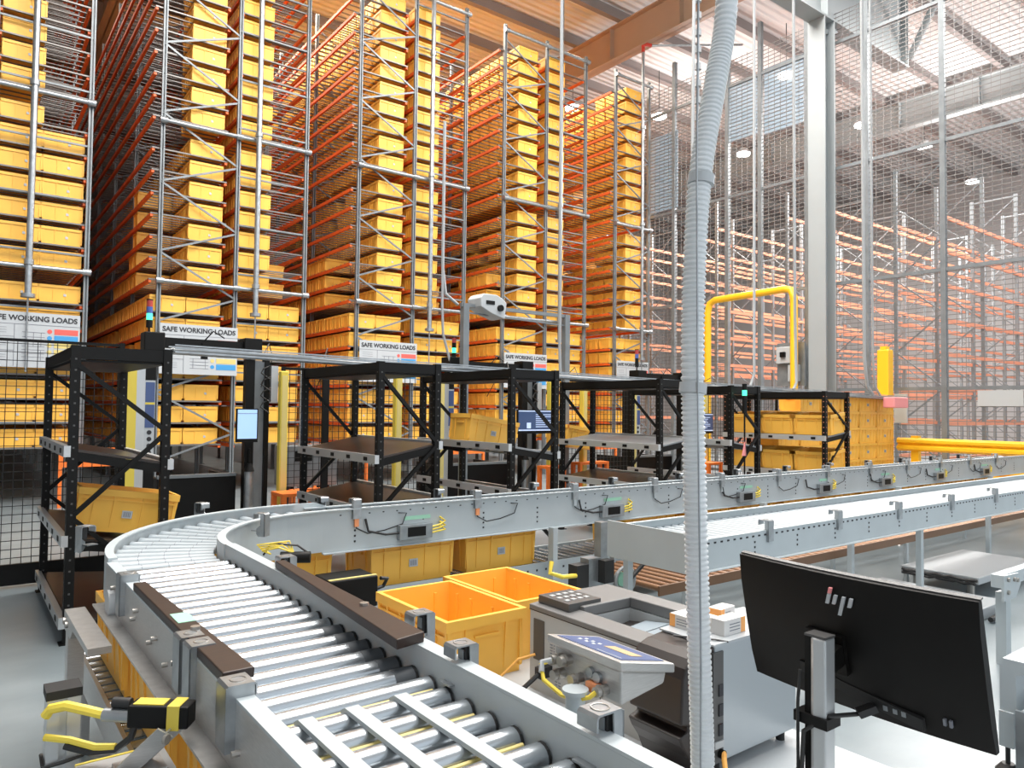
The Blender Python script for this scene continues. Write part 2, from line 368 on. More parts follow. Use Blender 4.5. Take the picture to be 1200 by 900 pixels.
for r, X in enumerate(RX):
    t = thing('storage_rack', 'tall rack of yellow totes on orange beams, ' + LADJ[r], 'storage rack', (X, YF, 0), 'tall tote racks')
    NB = 7 if r < 2 else 4; YB = YF + BAY * NB
    units = [(0, 1.31)] if r == 4 else ([(1.31, 2.63)] if r == 0 else [(0, 1.31), (1.31, 2.63)])
    xs = sorted({u for p in units for u in p})
    for dx in xs:
        for bq in range(NB + 1):
            y = YF - 0.05 + BAY * bq
            u = MB().box(X + dx - 0.035, y - 0.03, 0, X + dx - 0.012, y + 0.04, 10.85).box(X + dx + 0.012, y - 0.03, 0, X + dx + 0.035, y + 0.04, 10.85).box(X + dx - 0.03, y + 0.02, 0, X + dx + 0.03, y + 0.04, 10.85)
            u.box(X + dx - 0.07, y - 0.07, 0, X + dx + 0.07, y + 0.07, 0.012)
            u.build('upright', M['galvp'], t)
    for ui, (a, c) in enumerate(units):
        for bq in range(NB + 1):
            z = MB(); left = (ui == 0 and r != 0)
            y = YF - 0.05 + BAY * bq
            if left: zigzag(z, X + a, X + c, y, 0.4, 10.5)
            else:
                if bq == 0:
                    for q in range(11): MB().bar((X + a, y, 1.3 + 0.92 * q), (X + c, y, 1.3 + 0.92 * q), 0.03, 0.03).build('frame_rung', M['galvp'], t)
                continue
            z.build('frame_bracing', M['galvp'], t)
    # tie pipes across the front with clamps
    for zp in (3.78, 6.62, 10.68):
        p = MB().tube((X + xs[0] - 0.05, YF - 0.12, zp), (X + xs[-1] + 0.05, YF - 0.12, zp), 0.04, 10)
        for dx in xs: p.tube((X + dx - 0.06, YF - 0.12, zp), (X + dx + 0.06, YF - 0.12, zp), 0.058, 10)
        p.build('tie_pipe', M['galv'], t, smooth=True)
    # levels
    for li, z in enumerate(LEV):
        for ui, (a, c) in enumerate(units):
            left = (a == 0 and not r == 0)
            xa, xb = (X - 0.16, X + 1.12) if left else (X + 1.33, X + 2.60)
            key = (round(xb - xa, 3), NB)
            if key not in bars_mesh:
                bm_ = MB().box(0, YF - 0.02, -0.075, 0.045, YB, -0.012).box(xb - xa - 0.045, YF - 0.02, -0.075, xb - xa, YB, -0.012)
                so = bm_.build('shelf_beams', M['orange'], None, local=True)
                cb_ = MB(); y = YF + 0.02
                while y < YB:
                    cb_.box(0.0, y, -0.014, xb - xa, y + 0.03, -0.001); y += 0.2
                cb_.box(0.0, YF - 0.03, -0.03, xb - xa, YF + 0.0, -0.005)
                co = cb_.build('support_bars', M['bars'], None, local=True)
                bars_mesh[key] = (so.data, co.data)
                bpy.data.objects.remove(so); bpy.data.objects.remove(co)
            sd, cd = bars_mesh[key]
            so = bpy.data.objects.new('shelf_beams', sd); COL.objects.link(so); so.parent = t; so.location = (xa - X, -YF, z)
            co = bpy.data.objects.new('support_bars', cd); COL.objects.link(co); co.parent = so
    # totes
    for li, z in enumerate(LEV):
        gi = 0 if li < 7 else (1 if li < 14 else 2); k = li - (0, 7, 14)[gi]
        for side in ([1] if r == 0 else ([0] if r == 4 else [0, 1])):
            for io in ('outer', 'inner'):
                if r == 0 and io == 'inner': cx = X + 1.68
                elif side == 0: cx = X + (0.17 if io == 'outer' else 0.775)
                else: cx = X + (2.27 if io == 'outer' else 1.665)
                full = 38 if r < 2 else 22
                start, cnt = 0, full
                if io == 'outer':
                    if gi == 2: cnt = 0
                    elif gi == 1:
                        if r == 0: cnt = full if k < 6 else 0
                        elif side == 0:
                            if k > 4 and r == 1: cnt = 0
                            elif k > 2 and r > 1: cnt = 0
                            else: start = 3 if r != 3 else 1; cnt = [6, 2, 1, 1, 1, 1, 1][k] if r == 1 else [9, 5, 3][k]
                        else:
                            if k > 1: cnt = 0
                            else: start = 2; cnt = 5
                elif gi == 2 and r == 1 and side == 0: cnt = 2
                for j in range(start, min(start + cnt, full)):
                    y = YF + 0.22 + 0.43 * j
                    if j > start + 2 and random.random() < 0.06: continue
                    if j == start and not (gi == 1 and io == 'outer' and side == 1 and r != 0) and not (r == 4 and gi == 0 and False):
                        sd_ = ('left' if side == 0 else 'right')
                        rtote((cx, y, z), 'yellow tote %s level up in the %s-%s column of the %s rack from left' % (ORD[li], io, sd_, NAMES[r] if r else 'first'), 'totes on the tall racks')
                    else: simple_tote(cx, y, z)
    # riser pipe in front
    if r < 5:
        px = X + (1.82 if r == 0 else 1.63 if r < 4 else 0.86); zb = 3.3 if r < 4 else 3.0
        rp = thing('riser_pipe', 'vertical galvanised riser pipe before the %s rack, ending in a flange' % (NAMES[r] + (' and partly hidden' if r == 0 else '')), 'pipe', (px, YF - 0.24, zb), 'riser pipes')
        p = MB().tube((px, YF - 0.24, zb), (px, YF - 0.24, 12.85 if r not in (0, 4) else (11.6 if r == 4 else 12.85)), 0.05 if r < 4 else 0.042, 12)
        for zz in (3.83, 6.7, 9.4): p.tube((px, YF - 0.24, zz - 0.04), (px, YF - 0.24, zz + 0.04), 0.07, 12)
        p.build('pipe', M['galv'], rp, smooth=True)
        MB().tube((px, YF - 0.24, zb - 0.03), (px, YF - 0.24, zb + 0.03), 0.1, 14).build('flange', M['galv'], rp, smooth=True)
        MB().tube((px, YF - 0.24, 2.1), (px, YF - 0.24, zb), 0.014, 6).build('drain_rod', M['galv'], rp)
        if r == 4:
            MB().path([(px, YF - .24, 11.5), (px, YF - .24, 11.68), (px + .1, YF - .27, 11.74), (px + .25, YF - .3, 11.75)], 0.05, 10).build('red_elbow', M['pipered'], rp, smooth=True)
            MB().tube((px + .25, YF - .3, 11.75), (px + 2.2, YF - 1.9, 11.75), 0.03, 8).build('branch', M['galv'], rp, smooth=True)
bo = bulk.build('plastic_totes', M['tote']); tag(bo, 'mass of yellow totes filling the deeper shelves of the tall racks', 'totes', None, 'stuff')

# orange frame under the racks in the aisle
def aisle_frame(x0, x1, y, lab):
    f = MB().box(x0, y, 0.62, x1, y + 0.05, 0.70).box(x0, y, 0.80, x1, y + 0.05, 0.88)
    n = max(2, int((x1 - x0) / 0.3))
    for i in range(n + 1):
        xx = x0 + (x1 - x0 - 0.06) * i / n; f.box(xx, y, 0.70, xx + 0.06, y + 0.05, 0.80)
    for xx in (x0, x1 - 0.05): f.box(xx, y, 0, xx + 0.05, y + 0.05, 0.62)
    f.box(x0, y + 0.05, 0.84, x1, y + 0.6, 0.88)
    tag(f.build('transfer_frame', M['stool']), lab, 'frame')
aisle_frame(8.3, 9.3, 13.2, 'orange slotted steel frame low behind the second lift gantry')
aisle_frame(1.3, 2.4, 13.2, 'orange slotted steel frame low in the aisle left of the second rack')
aisle_frame(12.2, 13.4, 13.2, 'orange slotted steel frame low before the fourth rack')
aisle_frame(5.4, 6.5, 13.2, 'orange slotted steel frame low in the aisle before the third rack')

# safe working loads boards
def sign(x0, x1, z0, z1, y, lab):
    t = thing('load_sign', lab, 'sign', ((x0 + x1) / 2, y, z0), 'safe working loads boards'); w = x1 - x0; h = z1 - z0
    MB().box(x0, y, z0, x1, y + 0.012, z1).build('board', M['white'], t)
    text('SAFE WORKING LOADS', 'title', 0.118 * w / 1.31, M['ink'], t, (x0 + w / 2, y - 0.003, z1 - 0.10), sx=0.97)
    ln = MB()
    def hl(a, b, z, tk=0.008): ln.box(x0 + a * w, y - 0.003, z1 - z * h - tk / 2, x0 + b * w, y, z1 - z * h + tk / 2)
    def vl(a, z, z2, tk=0.008): ln.box(x0 + a * w - tk / 2, y - 0.003, z1 - z2 * h, x0 + a * w + tk / 2, y, z1 - z * h)
    hl(0.0, 1, .22); vl(.30, .22, .98); hl(0, .3, .45); hl(0, .3, .7)
    for a in (.42, .50, .58): vl(a, .36, .62)
    for q in range(4): hl(.38, .62, .36 + .085 * q)
    for a in (.42, .58): vl(a, .68, .88)
    for q in range(4): hl(.38, .62, .68 + .065 * q)
    for q in range(3): hl(.05, .22, .29 + .045 * q, .005); hl(.05, .22, .52 + .045 * q, .005); hl(.05, .22, .78 + .045 * q, .005)
    ln.build('diagram', M['greyink'], t)
    def bar_(a, b, z, zz, m, nm): MB().box(x0 + a * w, y - 0.004, z1 - zz * h, x0 + b * w, y, z1 - z * h).build(nm, M[m], t)
    bar_(.72, .98, .28, .38, 'red', 'red_notice'); bar_(.72, .98, .40, .50, 'blue', 'blue_notice'); bar_(.72, .98, .54, .63, 'yell', 'yellow_notice')
    bar_(.72, .98, .66, .76, 'yell', 'yellow_notice'); bar_(.72, .98, .78, .89, 'blue', 'blue_notice')
    for z, m in ((.33, 'red'), (.45, 'blue'), (.585, 'yell'), (.71, 'yell'), (.835, 'blue')):
        MB().tube((x0 + .67 * w, y - .004, z1 - z * h), (x0 + .67 * w, y, z1 - z * h), 0.035, 14).build('notice_symbol', M[m], t)
sign(0.33, 1.60, 2.17, 3.04, 13.80, 'white safe working loads board at left edge on the first rack')
sign(2.80, 4.12, 2.15, 3.03, 13.80, 'white safe working loads board on the second rack, behind the black gantry')
sign(6.56, 7.90, 2.13, 2.98, 13.80, 'white safe working loads board on the third rack with red and blue notices')
sign(10.25, 11.55, 2.10, 2.93, 13.80, 'white safe working loads board on the fourth rack, behind thin poles')
sign(13.97, 15.2, 2.10, 2.92, 13.80, 'white safe working loads board on the rightmost rack beside the mesh')

# ------------------------------------------------------------------ right-hand mesh fence
XFN = 15.55
fe = thing('mesh_fence', 'tall galvanised wire mesh fence with steel posts at the right', 'fence', (XFN, 8, 0))
PY = [-1.5, 0.4, 2.3, 4.3, 6.34, 7.87, 9.26, 10.5, 11.46, 13.2, 15.2]
for y in PY: MB().box(XFN - 0.05, y - 0.05, 0, XFN + 0.05, y + 0.05, 11.2).build('post', M['galvp'], fe)
for z in (0.12, 2.1, 4.46, 7.05, 9.9):
    b = MB()
    segs = [(-1.5, 15.2)] if z > 3 or z < 0 else [(-1.5, 9.26), (11.46, 15.2)]
    for a, c in segs: b.box(XFN - 0.03, a, z - 0.035, XFN + 0.03, c, z + 0.035)
    b.build('rail', M['galvp'], fe)
for a, c in zip(PY[:-1], PY[1:]):
    p = MB(); zl = 4.46 if 9.2 < a < 11.4 else 0.12
    z = zl
    while z < 10.6:
        p.box(XFN - 0.006, a, z, XFN + 0.006, c, z + 0.016); z += 0.095
    y = a + 0.05
    while y < c:
        p.box(XFN - 0.004, y, zl, XFN + 0.004, y + 0.008, 10.6); y += 0.16
    p.build('mesh_panel', M['wire'], fe)
for i, (a, c, z0, z1) in enumerate([(9.36, 10.4, 8.35, 10.0), (10.6, 11.4, 8.45, 9.9), (13.1, 14.2, 7.15, 9.3)]):
    tag(MB().box(XFN + 0.008, a, z0, XFN + 0.03, c, z1).build('translucent_sheet', M['pane']),
        ['pale blue translucent sheet high on the mesh, nearest the column', 'pale blue translucent sheet high on the mesh, second from the column', 'pale blue translucent sheet high on the mesh beside the rightmost rack'][i], 'panel')
# small plates on fence
tag(MB().box(XFN - 0.035, 5.0, 1.75, XFN - 0.007, 5.75, 2.05).build('notice_plate', M['whiteplastic']), 'pale notice plate on the mesh fence, left of the larger one', 'sign')
tp = tag(MB().box(XFN - 0.035, 4.1, 1.35, XFN - 0.007, 4.72, 1.95).build('notice_plate', M['whiteplastic']), 'large pale notice board on the mesh fence at right edge', 'sign')
gl = MB()
for q in range(4): gl.box(XFN - 0.038, 4.15, 1.42 + .12 * q, XFN - 0.035, 4.67, 1.43 + .12 * q)
gl.build('printed_lines', M['greyink'], tp)
tag(MB().box(XFN - 0.05, 7.05, 1.4, XFN - 0.007, 7.3, 2.0).build('control_box', M['whiteplastic']), 'small white box on the mesh fence above the yellow rail', 'box')

# racks beyond the fence (beams along x)
for ri, (y0, x0, x1, ht) in enumerate([(4.8, 19.2, 33, 7.4), (7.6, 18.6, 33, 7.7), (10.6, 18.6, 33, 7.8), (13.8, 18.2, 33, 8.0), (17.0, 17.8, 33, 8.0)]):
    t = thing('pallet_rack', 'empty orange rack beyond the mesh fence, %s' % ['nearest and furthest right', 'second row back', 'third row back, seen right of the yellow hoop', 'fourth row back, seen through the yellow hoop', 'furthest row back beside the tall totes'][ri],
              'storage rack', (x0, y0, 0), 'racks beyond the fence')
    n = int((x1 - x0) / 2.3)
    for q in range(n + 1):
        x = x0 + q * 2.3
        fr = MB().box(x - 0.04, y0 - 0.04, 0, x + 0.04, y0 + 0.04, ht).box(x - 0.04, y0 + 1.06, 0, x + 0.04, y0 + 1.14, ht)
        z = ht - 0.1; s_ = 0
        while z > 0.6:
            a, c = (y0, y0 + 1.1) if s_ % 2 == 0 else (y0 + 1.1, y0)
            fr.bar((x, a, z), (x, c, z - 0.9), 0.03, 0.03); z -= 0.9; s_ += 1
        fr.bar((x, y0, ht - 0.05), (x, y0 + 1.1, ht - 0.05), 0.03, 0.03)
        fr.build('frame', M['galvp'], t)
    z = 0.5; 
    while z < ht - 0.7:
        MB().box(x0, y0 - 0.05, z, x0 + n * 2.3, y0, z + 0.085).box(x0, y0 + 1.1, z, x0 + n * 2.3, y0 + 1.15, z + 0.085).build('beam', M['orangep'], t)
        z += 0.82

# yellow hoop, post and guard rail
XH = 15.1
hp = [(XH, 11.72, 0), (XH, 11.72, 4.1), (XH, 11.66, 4.3), (XH, 11.5, 4.38), (XH, 9.55, 4.42), (XH, 9.4, 4.38), (XH, 9.33, 4.2), (XH, 9.33, 0)]
tag(MB().path(hp, 0.085, 14).build('tube_hoop', M['safety'], smooth=True), 'tall yellow tubular hoop guarding the opening in the mesh fence', 'guard hoop')
hb = thing('isolator_box', 'white isolator box with black handle inside the yellow hoop', 'switch', (XH + .2, 9.55, 2.4))
MB().box(XH + 0.1, 9.45, 2.72, XH + 0.22, 9.85, 3.1).build('body', M['whiteplastic'], hb, bevel=0.01)
MB().box(XH + 0.04, 9.60, 2.86, XH + 0.1, 9.72, 2.98).build('handle', M['black'], hb)
MB().box(XH + 0.1, 9.30, 2.3, XH + 0.22, 9.55, 2.68).build('junction_cover', M['whiteplastic'], hb, bevel=0.01)
MB().box(XH + 0.22, 9.2, 2.2, XH + 0.26, 9.9, 3.2).box(XH + 0.22, 9.44, 0, XH + 0.26, 9.5, 2.2).build('mounting_bracket', M['galvp'], hb)
yp = thing('bollard_post', 'square yellow steel post standing behind the stacked totes', 'post', (15.0, 7.25, 0))
MB().box(14.9, 7.13, 0, 15.12, 7.36, 2.88).build('shaft', M['safety'], yp, bevel=0.02)
MB().box(14.93, 7.19, 2.88, 15.08, 7.31, 2.95).build('cap', M['safety'], yp)
gr = thing('guard_rail', 'yellow corrugated guard rail on posts along the mesh fence', 'guard rail', (15.0, 4.5, 0))
for z0 in (0.86, 0.36):
    b = MB(); prof = [(15.0, z0), (14.94, z0 + .04), (14.94, z0 + .09), (15.0, z0 + .13), (14.94, z0 + .17), (14.94, z0 + .22), (15.0, z0 + .26), (15.02, z0 + .26), (15.02, z0)]
    b.prism(prof, 'y', 1.0, 7.0); b.build('rail', M['safety'], gr)
for y in (1.3, 3.0, 4.7, 6.62): MB().box(15.02, y, 0, 15.14, y + 0.14, 1.16).build('post', M['safety'], gr)

# ------------------------------------------------------------------ black flow-rack carts
def cart(x0, x1, y0, y1, ztop, shelves, lab, matb, low=None):
    t = thing('flow_rack', lab, 'rack', ((x0 + x1) / 2, y0, 0), 'black flow racks')
    w = 0.058
    for x in (x0, x1):
        for y in (y0, y1):
            p = MB().box(x - w / 2, y - w / 2, 0.004, x + w / 2, y + w / 2, ztop)
            p.box(x - 0.05, y - 0.05, 0, x + 0.05, y + 0.05, 0.008)
            h = p.mark(1); z = 0.1
            while z < ztop - 0.05:
                h.box(x - 0.006, y - w / 2 - 0.0015, z, x + 0.006, y - w / 2 + .001, z + 0.012)
                h.box(x - w / 2 - 0.0015, y - 0.006, z, x - w / 2 + .001, y + 0.006, z + 0.012); z += 0.075
            p.build('post', [M['black'], M['orangep'] if lab.find('farthest') >= 0 else M['printerd']], t)
    # top frame
    for a, c in (((x0, y0), (x1, y0)), ((x0, y1), (x1, y1)), ((x0, y0), (x0, y1)), ((x1, y0), (x1, y1))):
        MB().bar((a[0], a[1], ztop - 0.05), (c[0], c[1], ztop - 0.05), 0.04, 0.085).build('top_beam', M['black'], t)
    MB().box(x0, y0, ztop - 0.11, x1, y1, ztop - 0.095).build('top_board', M['black'], t)
    # diagonal bracing front and back
    zm = (shelves[0][0]) + 0.08
    for y in (y0 - 0.02, y1 + 0.02):
        b = MB().bar((x0 + .02, y, ztop - 0.14), (x1 - .02, y, zm + .05), 0.03, 0.03); b.bar((x1 - .02, y, zm), (x0 + .02, y, zm - 0.52), 0.03, 0.03); b.bar((x0 + .02, y, zm - 0.56), (x1 - .02, y, max(0.15, zm - 1.05)), 0.03, 0.03)
        b.build('cross_brace', M['black'], t)
    for (za, zb, kind) in shelves:
        s = MB(); th = 0.018
        s.add([(x0, y0, za), (x1, y0, zb), (x1, y1, zb), (x0, y1, za), (x0, y0, za - th), (x1, y0, zb - th), (x1, y1, zb - th), (x0, y1, za - th)],
              [(0, 1, 2, 3), (7, 6, 5, 4), (4, 5, 1, 0), (5, 6, 2, 1), (6, 7, 3, 2), (7, 4, 0, 3)])
        so = s.build('shelf', matb if kind != 'g' else M['greyboard'], t)
        for y in (y0, y1): MB().bar((x0, y, za - 0.05), (x1, y, zb - 0.05), 0.03, 0.06).build('shelf_beam', M['black'], t)
        for xx, zz in ((x0 - 0.035, za), (x1 + .035, zb)):
            bl = MB().box(xx - 0.02, y0 - 0.03, zz - 0.055, xx + 0.02, y1 + 0.03, zz + 0.02).mark(1)
            for q in range(5):
                yy = y0 + 0.15 + (y1 - y0 - 0.3) * q / 4; bl.box(xx - 0.024, yy - 0.035, zz - 0.035, xx + 0.024, yy + 0.035, zz - 0.002)
            bl.build('edge_rail', [M['alu'], M['black']], t)
    return t
YC0, YC1 = 5.74, 7.45
cart(0.645, 1.22, YC0, YC1, 2.0, [(1.30, 1.19, 'b'), (0.70, 0.61, 'b'), (0.16, 0.10, 'b')], 'black flow rack at far left holding one tilted yellow tote', M['board'])
cart(2.93, 3.50, YC0, YC1, 2.0, [(1.17, 1.28, 'b'), (0.70, 0.79, 'b')], 'black flow rack with two bare brown shelves, right of the blank blue screen', M['board'])
cart(4.36, 4.92, YC0, YC1, 2.0, [(1.24, 1.15, 'g'), (0.80, 0.72, 'b')], 'black flow rack holding one tilted tote left of the software screen', M['board'])
cart(6.52, 7.08, YC0, YC1, 1.97, [(1.19, 1.27, 'g'), (0.71, 0.78, 'b')], 'black flow rack with grey top shelf standing left of the hose', M['board'])
cart(7.86, 8.43, YC0, YC1, 1.93, [(1.22, 1.14, 'g'), (0.76, 0.70, 'g')], 'black flow rack just right of the hose with green lamp before it', M['greyboard'])
cart(10.08, 10.70, YC0, YC1, 1.91, [(1.24, 1.31, 'g'), (0.70, 0.76, 'g')], 'black slotted flow rack at right, farthest, full of yellow totes', M['greyboard'])
# totes on the carts
ob_ = tote((0.985, 6.05, 0.685), 0, 'tilted yellow tote with grey label on the far left black rack', 'totes on the flow racks', (0.0, 0.155)); ob_.scale = (1.1, 1.05, 1.05)
tote((4.66, 6.68, 1.20), 0, 'tilted yellow tote beside the dark software screen on the third black rack', 'totes on the flow racks', (0, 0.16))
tote((7.20, 8.05, 1.05), 0.15, 'tilted yellow tote behind the fourth black rack, left of the hose', 'totes on the flow racks', (0, 0.13))
for lv, (z, nm) in enumerate(((1.29, 'upper'), (0.745, 'lower'))):
    for q in range(3):
        tote((10.42, 6.04 + 0.56 * q, z - .005), PI / 2, 'yellow tote on the %s shelf of the right black rack, %s' % (nm, ['nearest', 'middle', 'farthest'][q]), 'totes on the right flow rack', (-0.12, 0))
# stack of totes right of the last cart
for lay in range(6):
    for q in range(6):
        if lay == 5 and q == 0: continue
        o = tote((11.25 + 0.665 * q, 7.25, 0.13 + 0.298 * lay), 0, 'yellow tote in the stack behind the right rack, %s layer, %s column from left' % (ORD[lay], ['first', 'second', 'third', 'fourth', 'fifth', 'sixth'][q]), 'stacked totes on the pallet')
        o.scale = (1.1, 1.1, 1.04)
pt = MB()
for yy in (7.0, 7.22, 7.44): pt.box(10.9, yy, 0, 14.9, yy + 0.08, 0.10)
for q in range(18): pt.box(10.9 + q * 0.225, 6.98, 0.10, 11.06 + q * 0.225, 7.55, 0.128)
tag(pt.build('pallet', M['wood']), 'low wooden pallet under the stacked yellow totes', 'pallet')

# cable tray over the carts
tr = thing('cable_tray', 'silver wire cable tray running above all the black racks', 'cable tray', (7, 6.9, 2.0))
def ztr(x): return 2.06 - 0.0145 * (x - 1.5)
b = MB()
for dy in (-0.12, -0.06, 0, 0.06, 0.12):
    b.bar((1.5, 6.9 + dy, ztr(1.5)), (15.0, 6.9 + dy, ztr(15.0)), 0.016, 0.016)
for dz in (0.03, 0.06):
    for dy in (-0.12, 0.12): b.bar((1.5, 6.9 + dy, ztr(1.5) + dz), (15.0, 6.9 + dy, ztr(15) + dz), 0.012, 0.012)
q = 1.5
while q < 15: b.box(q, 6.78, ztr(q) - .008, q + 0.008, 7.02, ztr(q)); q += 0.12
b.build('wire_basket', M['galv'], tr)
c = MB()
for dy, s in ((-0.07, 0), (-0.02, 1), (0.04, 2), (0.08, 3)):
    c.path([(1.5 + 0.78 * k, 6.9 + dy + 0.015 * math.sin(k * 1.3 + s), ztr(1.5 + .78 * k) + 0.02 + 0.01 * math.sin(k * 1.7 + s)) for k in range(18)], 0.014, 6)
c.build('cable_bundle', M['cablew'], tr)
for x in (2.3, 2.9, 5.2, 6.3, 9.1): MB().path([(x, 6.9, ztr(x) + 0.03), (x + 0.12, 7.1, ztr(x) + 0.16), (x + 0.3, 7.5, ztr(x) + 0.05), (x + .25, 7.7, ztr(x) - .25)], 0.005, 5).build('loose_cable', M['cable'], tr)

# ------------------------------------------------------------------ lift gantries and stations
def gantry(x0, x1, z, lab, side):
    t = thing('lift_gantry', lab, 'gantry', ((x0 + x1) / 2, 8.5, 0), 'black lift gantries')
    for xx in (x0, x1 - .2): MB().box(xx, 8.40, z - 0.1, xx + 0.2, 8.62, z + 0.1).build('end_box', M['black'], t, bevel=0.01)
    MB().box(x0 + 0.15, 8.46, z - 0.055, x1 - 0.15, 8.56, z + 0.055).build('cross_beam', M['black'], t)
    hk = MB().box((x0 + x1) / 2 - .03, 8.44, z - 0.16, (x0 + x1) / 2 + .03, 8.5, z + 0.02); hk.path([((x0 + x1) / 2, 8.44, z + .05), ((x0 + x1) / 2 + .08, 8.43, z + .15), ((x0 + x1) / 2 + .2, 8.43, z + .08)], .008, 5)
    hk.build('sensor_clamp', M['black'], t)
    MB().box(x1 - 0.16, 8.46, 0, x1 - 0.06, 8.56, z - 0.1).build('column', M['black'], t)
    MB().box(x1 - 0.06, 8.50, 0, x1 + 0.06, 8.58, z - 0.16).build('grey_panel', M['galvp'], t)
    MB().box(x1 + 0.06, 8.46, 0, x1 + 0.11, 8.58, z - 0.12).build('column', M['black'], t)
    MB().box(x0 + 0.03, 8.5, 0, x0 + 0.14, 8.58, z - 0.1).build('column', M['black'], t)
    MB().box(x0 - 0.05, 8.46, 0.0, x0 + 0.03, 8.56, z - 0.15).build('grey_panel', M['alu'], t)
    MB().box(x0 - 0.15, 8.46, 0, x0 - 0.05, 8.56, z - 0.15).build('light_curtain', M['lc'], t)
    MB().box(x0 - 0.22, 8.48, 0, x0 - 0.15, 8.56, z - 0.15).build('column', M['black'], t)
    bs = MB().box(x0 + 0.2, 8.62, 0, x1 - 0.2, 8.66, 0.80).box(x0 + .2, 8.66, 0, x0 + .24, 9.6, .8).box(x1 - .24, 8.66, 0, x1 - .2, 9.6, .8)
    bs.build('base_guard', M['black'], t)
    MB().box(x0 + 0.2, 8.61, 0.80, x1 - 0.2, 8.67, 0.835).build('base_trim', M['galvp'], t)
    cyl = MB().tube((x1 - .11, 8.44, .1), (x1 - .11, 8.44, .86), .05, 12); cyl.build('lift_cylinder', M['galv'], t, smooth=True)
    cp = MB().tube((x1 - .11, 8.44, .86), (x1 - .11, 8.44, .95), .06, 12, .03).tube((x1 - .11, 8.44, .95), (x1 - .11, 8.44, 1.12), .012, 8); cp.build('piston_rod', M['black'], t, smooth=True)
    lb = MB().box(x0 + 0.035, 8.49, 1.05, x0 + 0.135, 8.499, 1.86); lo = lb.build('information_strip', M['white'], t)
    bl = MB().box(x0 + 0.04, 8.487, 1.36, x0 + 0.13, 8.49, 1.60).box(x0 + 0.04, 8.487, 1.63, x0 + 0.13, 8.49, 1.84); bl.build('blue_block', M['keypad'], lo)
    MB().box(x0 + 0.04, 8.486, 1.605, x0 + 0.13, 8.49, 1.625).build('yellow_line', M['lc'], lo)
    sy = MB()
    for q in range(4): sy.tube((x0 + .085, 8.487, 1.10 + .07 * q), (x0 + .085, 8.49, 1.10 + .07 * q), .024, 10)
    sy.build('safety_symbols', M['ink'], lo)
    cc = MB()
    for q in range(4): cc.path([(x1 + .12, 8.44, z - .2 - .13 * q), (x1 + .02, 8.4, z - .24 - .13 * q), (x1 - .01, 8.4, z - .29 - .13 * q), (x1 + .1, 8.42, z - .36 - .13 * q)], .008, 5)
    cc.build('looped_cables', M['cable'], t)
    MB().box(x1 + 0.13, 8.46, z - 0.62, x1 + 0.21, 8.54, z - 0.2).build('junction_strip', M['whiteplastic'], t)
    return t
gantry(1.56, 2.79, 2.27, 'black lift gantry at left with blank blue screen on its right column', 0)
gantry(5.32, 6.78, 2.20, 'black lift gantry in the middle behind the third black rack', 1)
gantry(9.02, 10.32, 2.17, 'black lift gantry at right, behind the corrugated hose', 2)
# screens
def screen(x0, x1, y, z0, z1, lab, kind):
    t = thing('monitor_screen', lab, 'screen', ((x0 + x1) / 2, y, z0))
    MB().box(x0 - .012, y, z0 - .04, x1 + .012, y + .035, z1 + .012).build('bezel', M['black'], t)
    MB().box(x0, y - .003, z0, x1, y, z1).build('display', M['screen_glow' if kind == 0 else 'screen_dark'], t)
    MB().box((x0 + x1) / 2 - .03, y + .035, (z0 + z1) / 2 - .03, (x0 + x1) / 2 + .03, y + .3, (z0 + z1) / 2 + .03).build('mounting_arm', M['black'], t)
    u = MB(); w = x1 - x0; h = z1 - z0
    if kind == 0: u.box(x0, y - .005, z1 - .045, x1, y - .003, z1 - .04)
    else:
        u.box(x0, y - .005, z1 - .05 * h, x1, y - .003, z1)
        for q in range(7):
            u.box(x0 + w * .42, y - .005, z0 + h * (.18 + .1 * q), x0 + w * (.62 + .28 * random.random()), y - .003, z0 + h * (.215 + .1 * q))
        u.box(x0 + w * .2, y - .005, z0 + h * .12, x0 + w * .3, y - .003, z0 + h * .4)
        u.box(x0, y - .005, z0, x1, y - .003, z0 + h * .06)
    u.build('screen_graphics', M['greyink'] if kind == 0 else M['screen_line'], t)
screen(2.47, 2.68, 8.2, 1.24, 1.56, 'upright blank pale blue screen on the left gantry', 0)
screen(6.16, 6.88, 7.95, 1.30, 1.58, 'dark blue software screen behind the third black rack', 1)
screen(9.95, 10.38, 7.95, 1.26, 1.55, 'small dark blue software screen right beside the hose', 1)

# black mesh fence panels with yellow posts
def fence(x0, x1, y, h, lab, skirt=False):
    t = thing('mesh_panel_fence', lab, 'fence', ((x0 + x1) / 2, y, 0), 'black mesh fence panels')
    MB().box(x0, y - .015, h - .025, x1, y + .015, h).build('top_rail', M['black'], t)
    MB().box(x0, y - .02, 0.06 if not skirt else 0.02, x1, y + .02, 0.10 if not skirt else .2).build('bottom_rail', M['black'], t)
    for x in (x0, x1): MB().box(x - .02, y - .02, 0, x + .02, y + .02, h + .01).build('post', M['black'], t)
    m = MB(); x = x0
    while x < x1: m.box(x, y - .003, .08, x + .006, y + .003, h - .02); x += .075
    z = .1
    while z < h: m.box(x0, y - .003, z, x1, y + .003, z + .006); z += .075
    m.build('wire_mesh', M['blackwire'], t)
fence(-1.6, 1.25, 7.75, 2.17, 'black wire mesh fence panel at the left edge behind the first rack', True)
fence(3.02, 3.52, 8.35, 2.05, 'narrow black mesh panel right of the left gantry', False)
fence(3.56, 5.05, 8.35, 2.05, 'black mesh panel behind the second black rack', False)
fence(7.05, 8.75, 8.35, 2.05, 'black mesh panel behind the fourth black rack', False)
fence(10.75, 12.9, 8.35, 2.0, 'black mesh panel behind the right black rack', False)
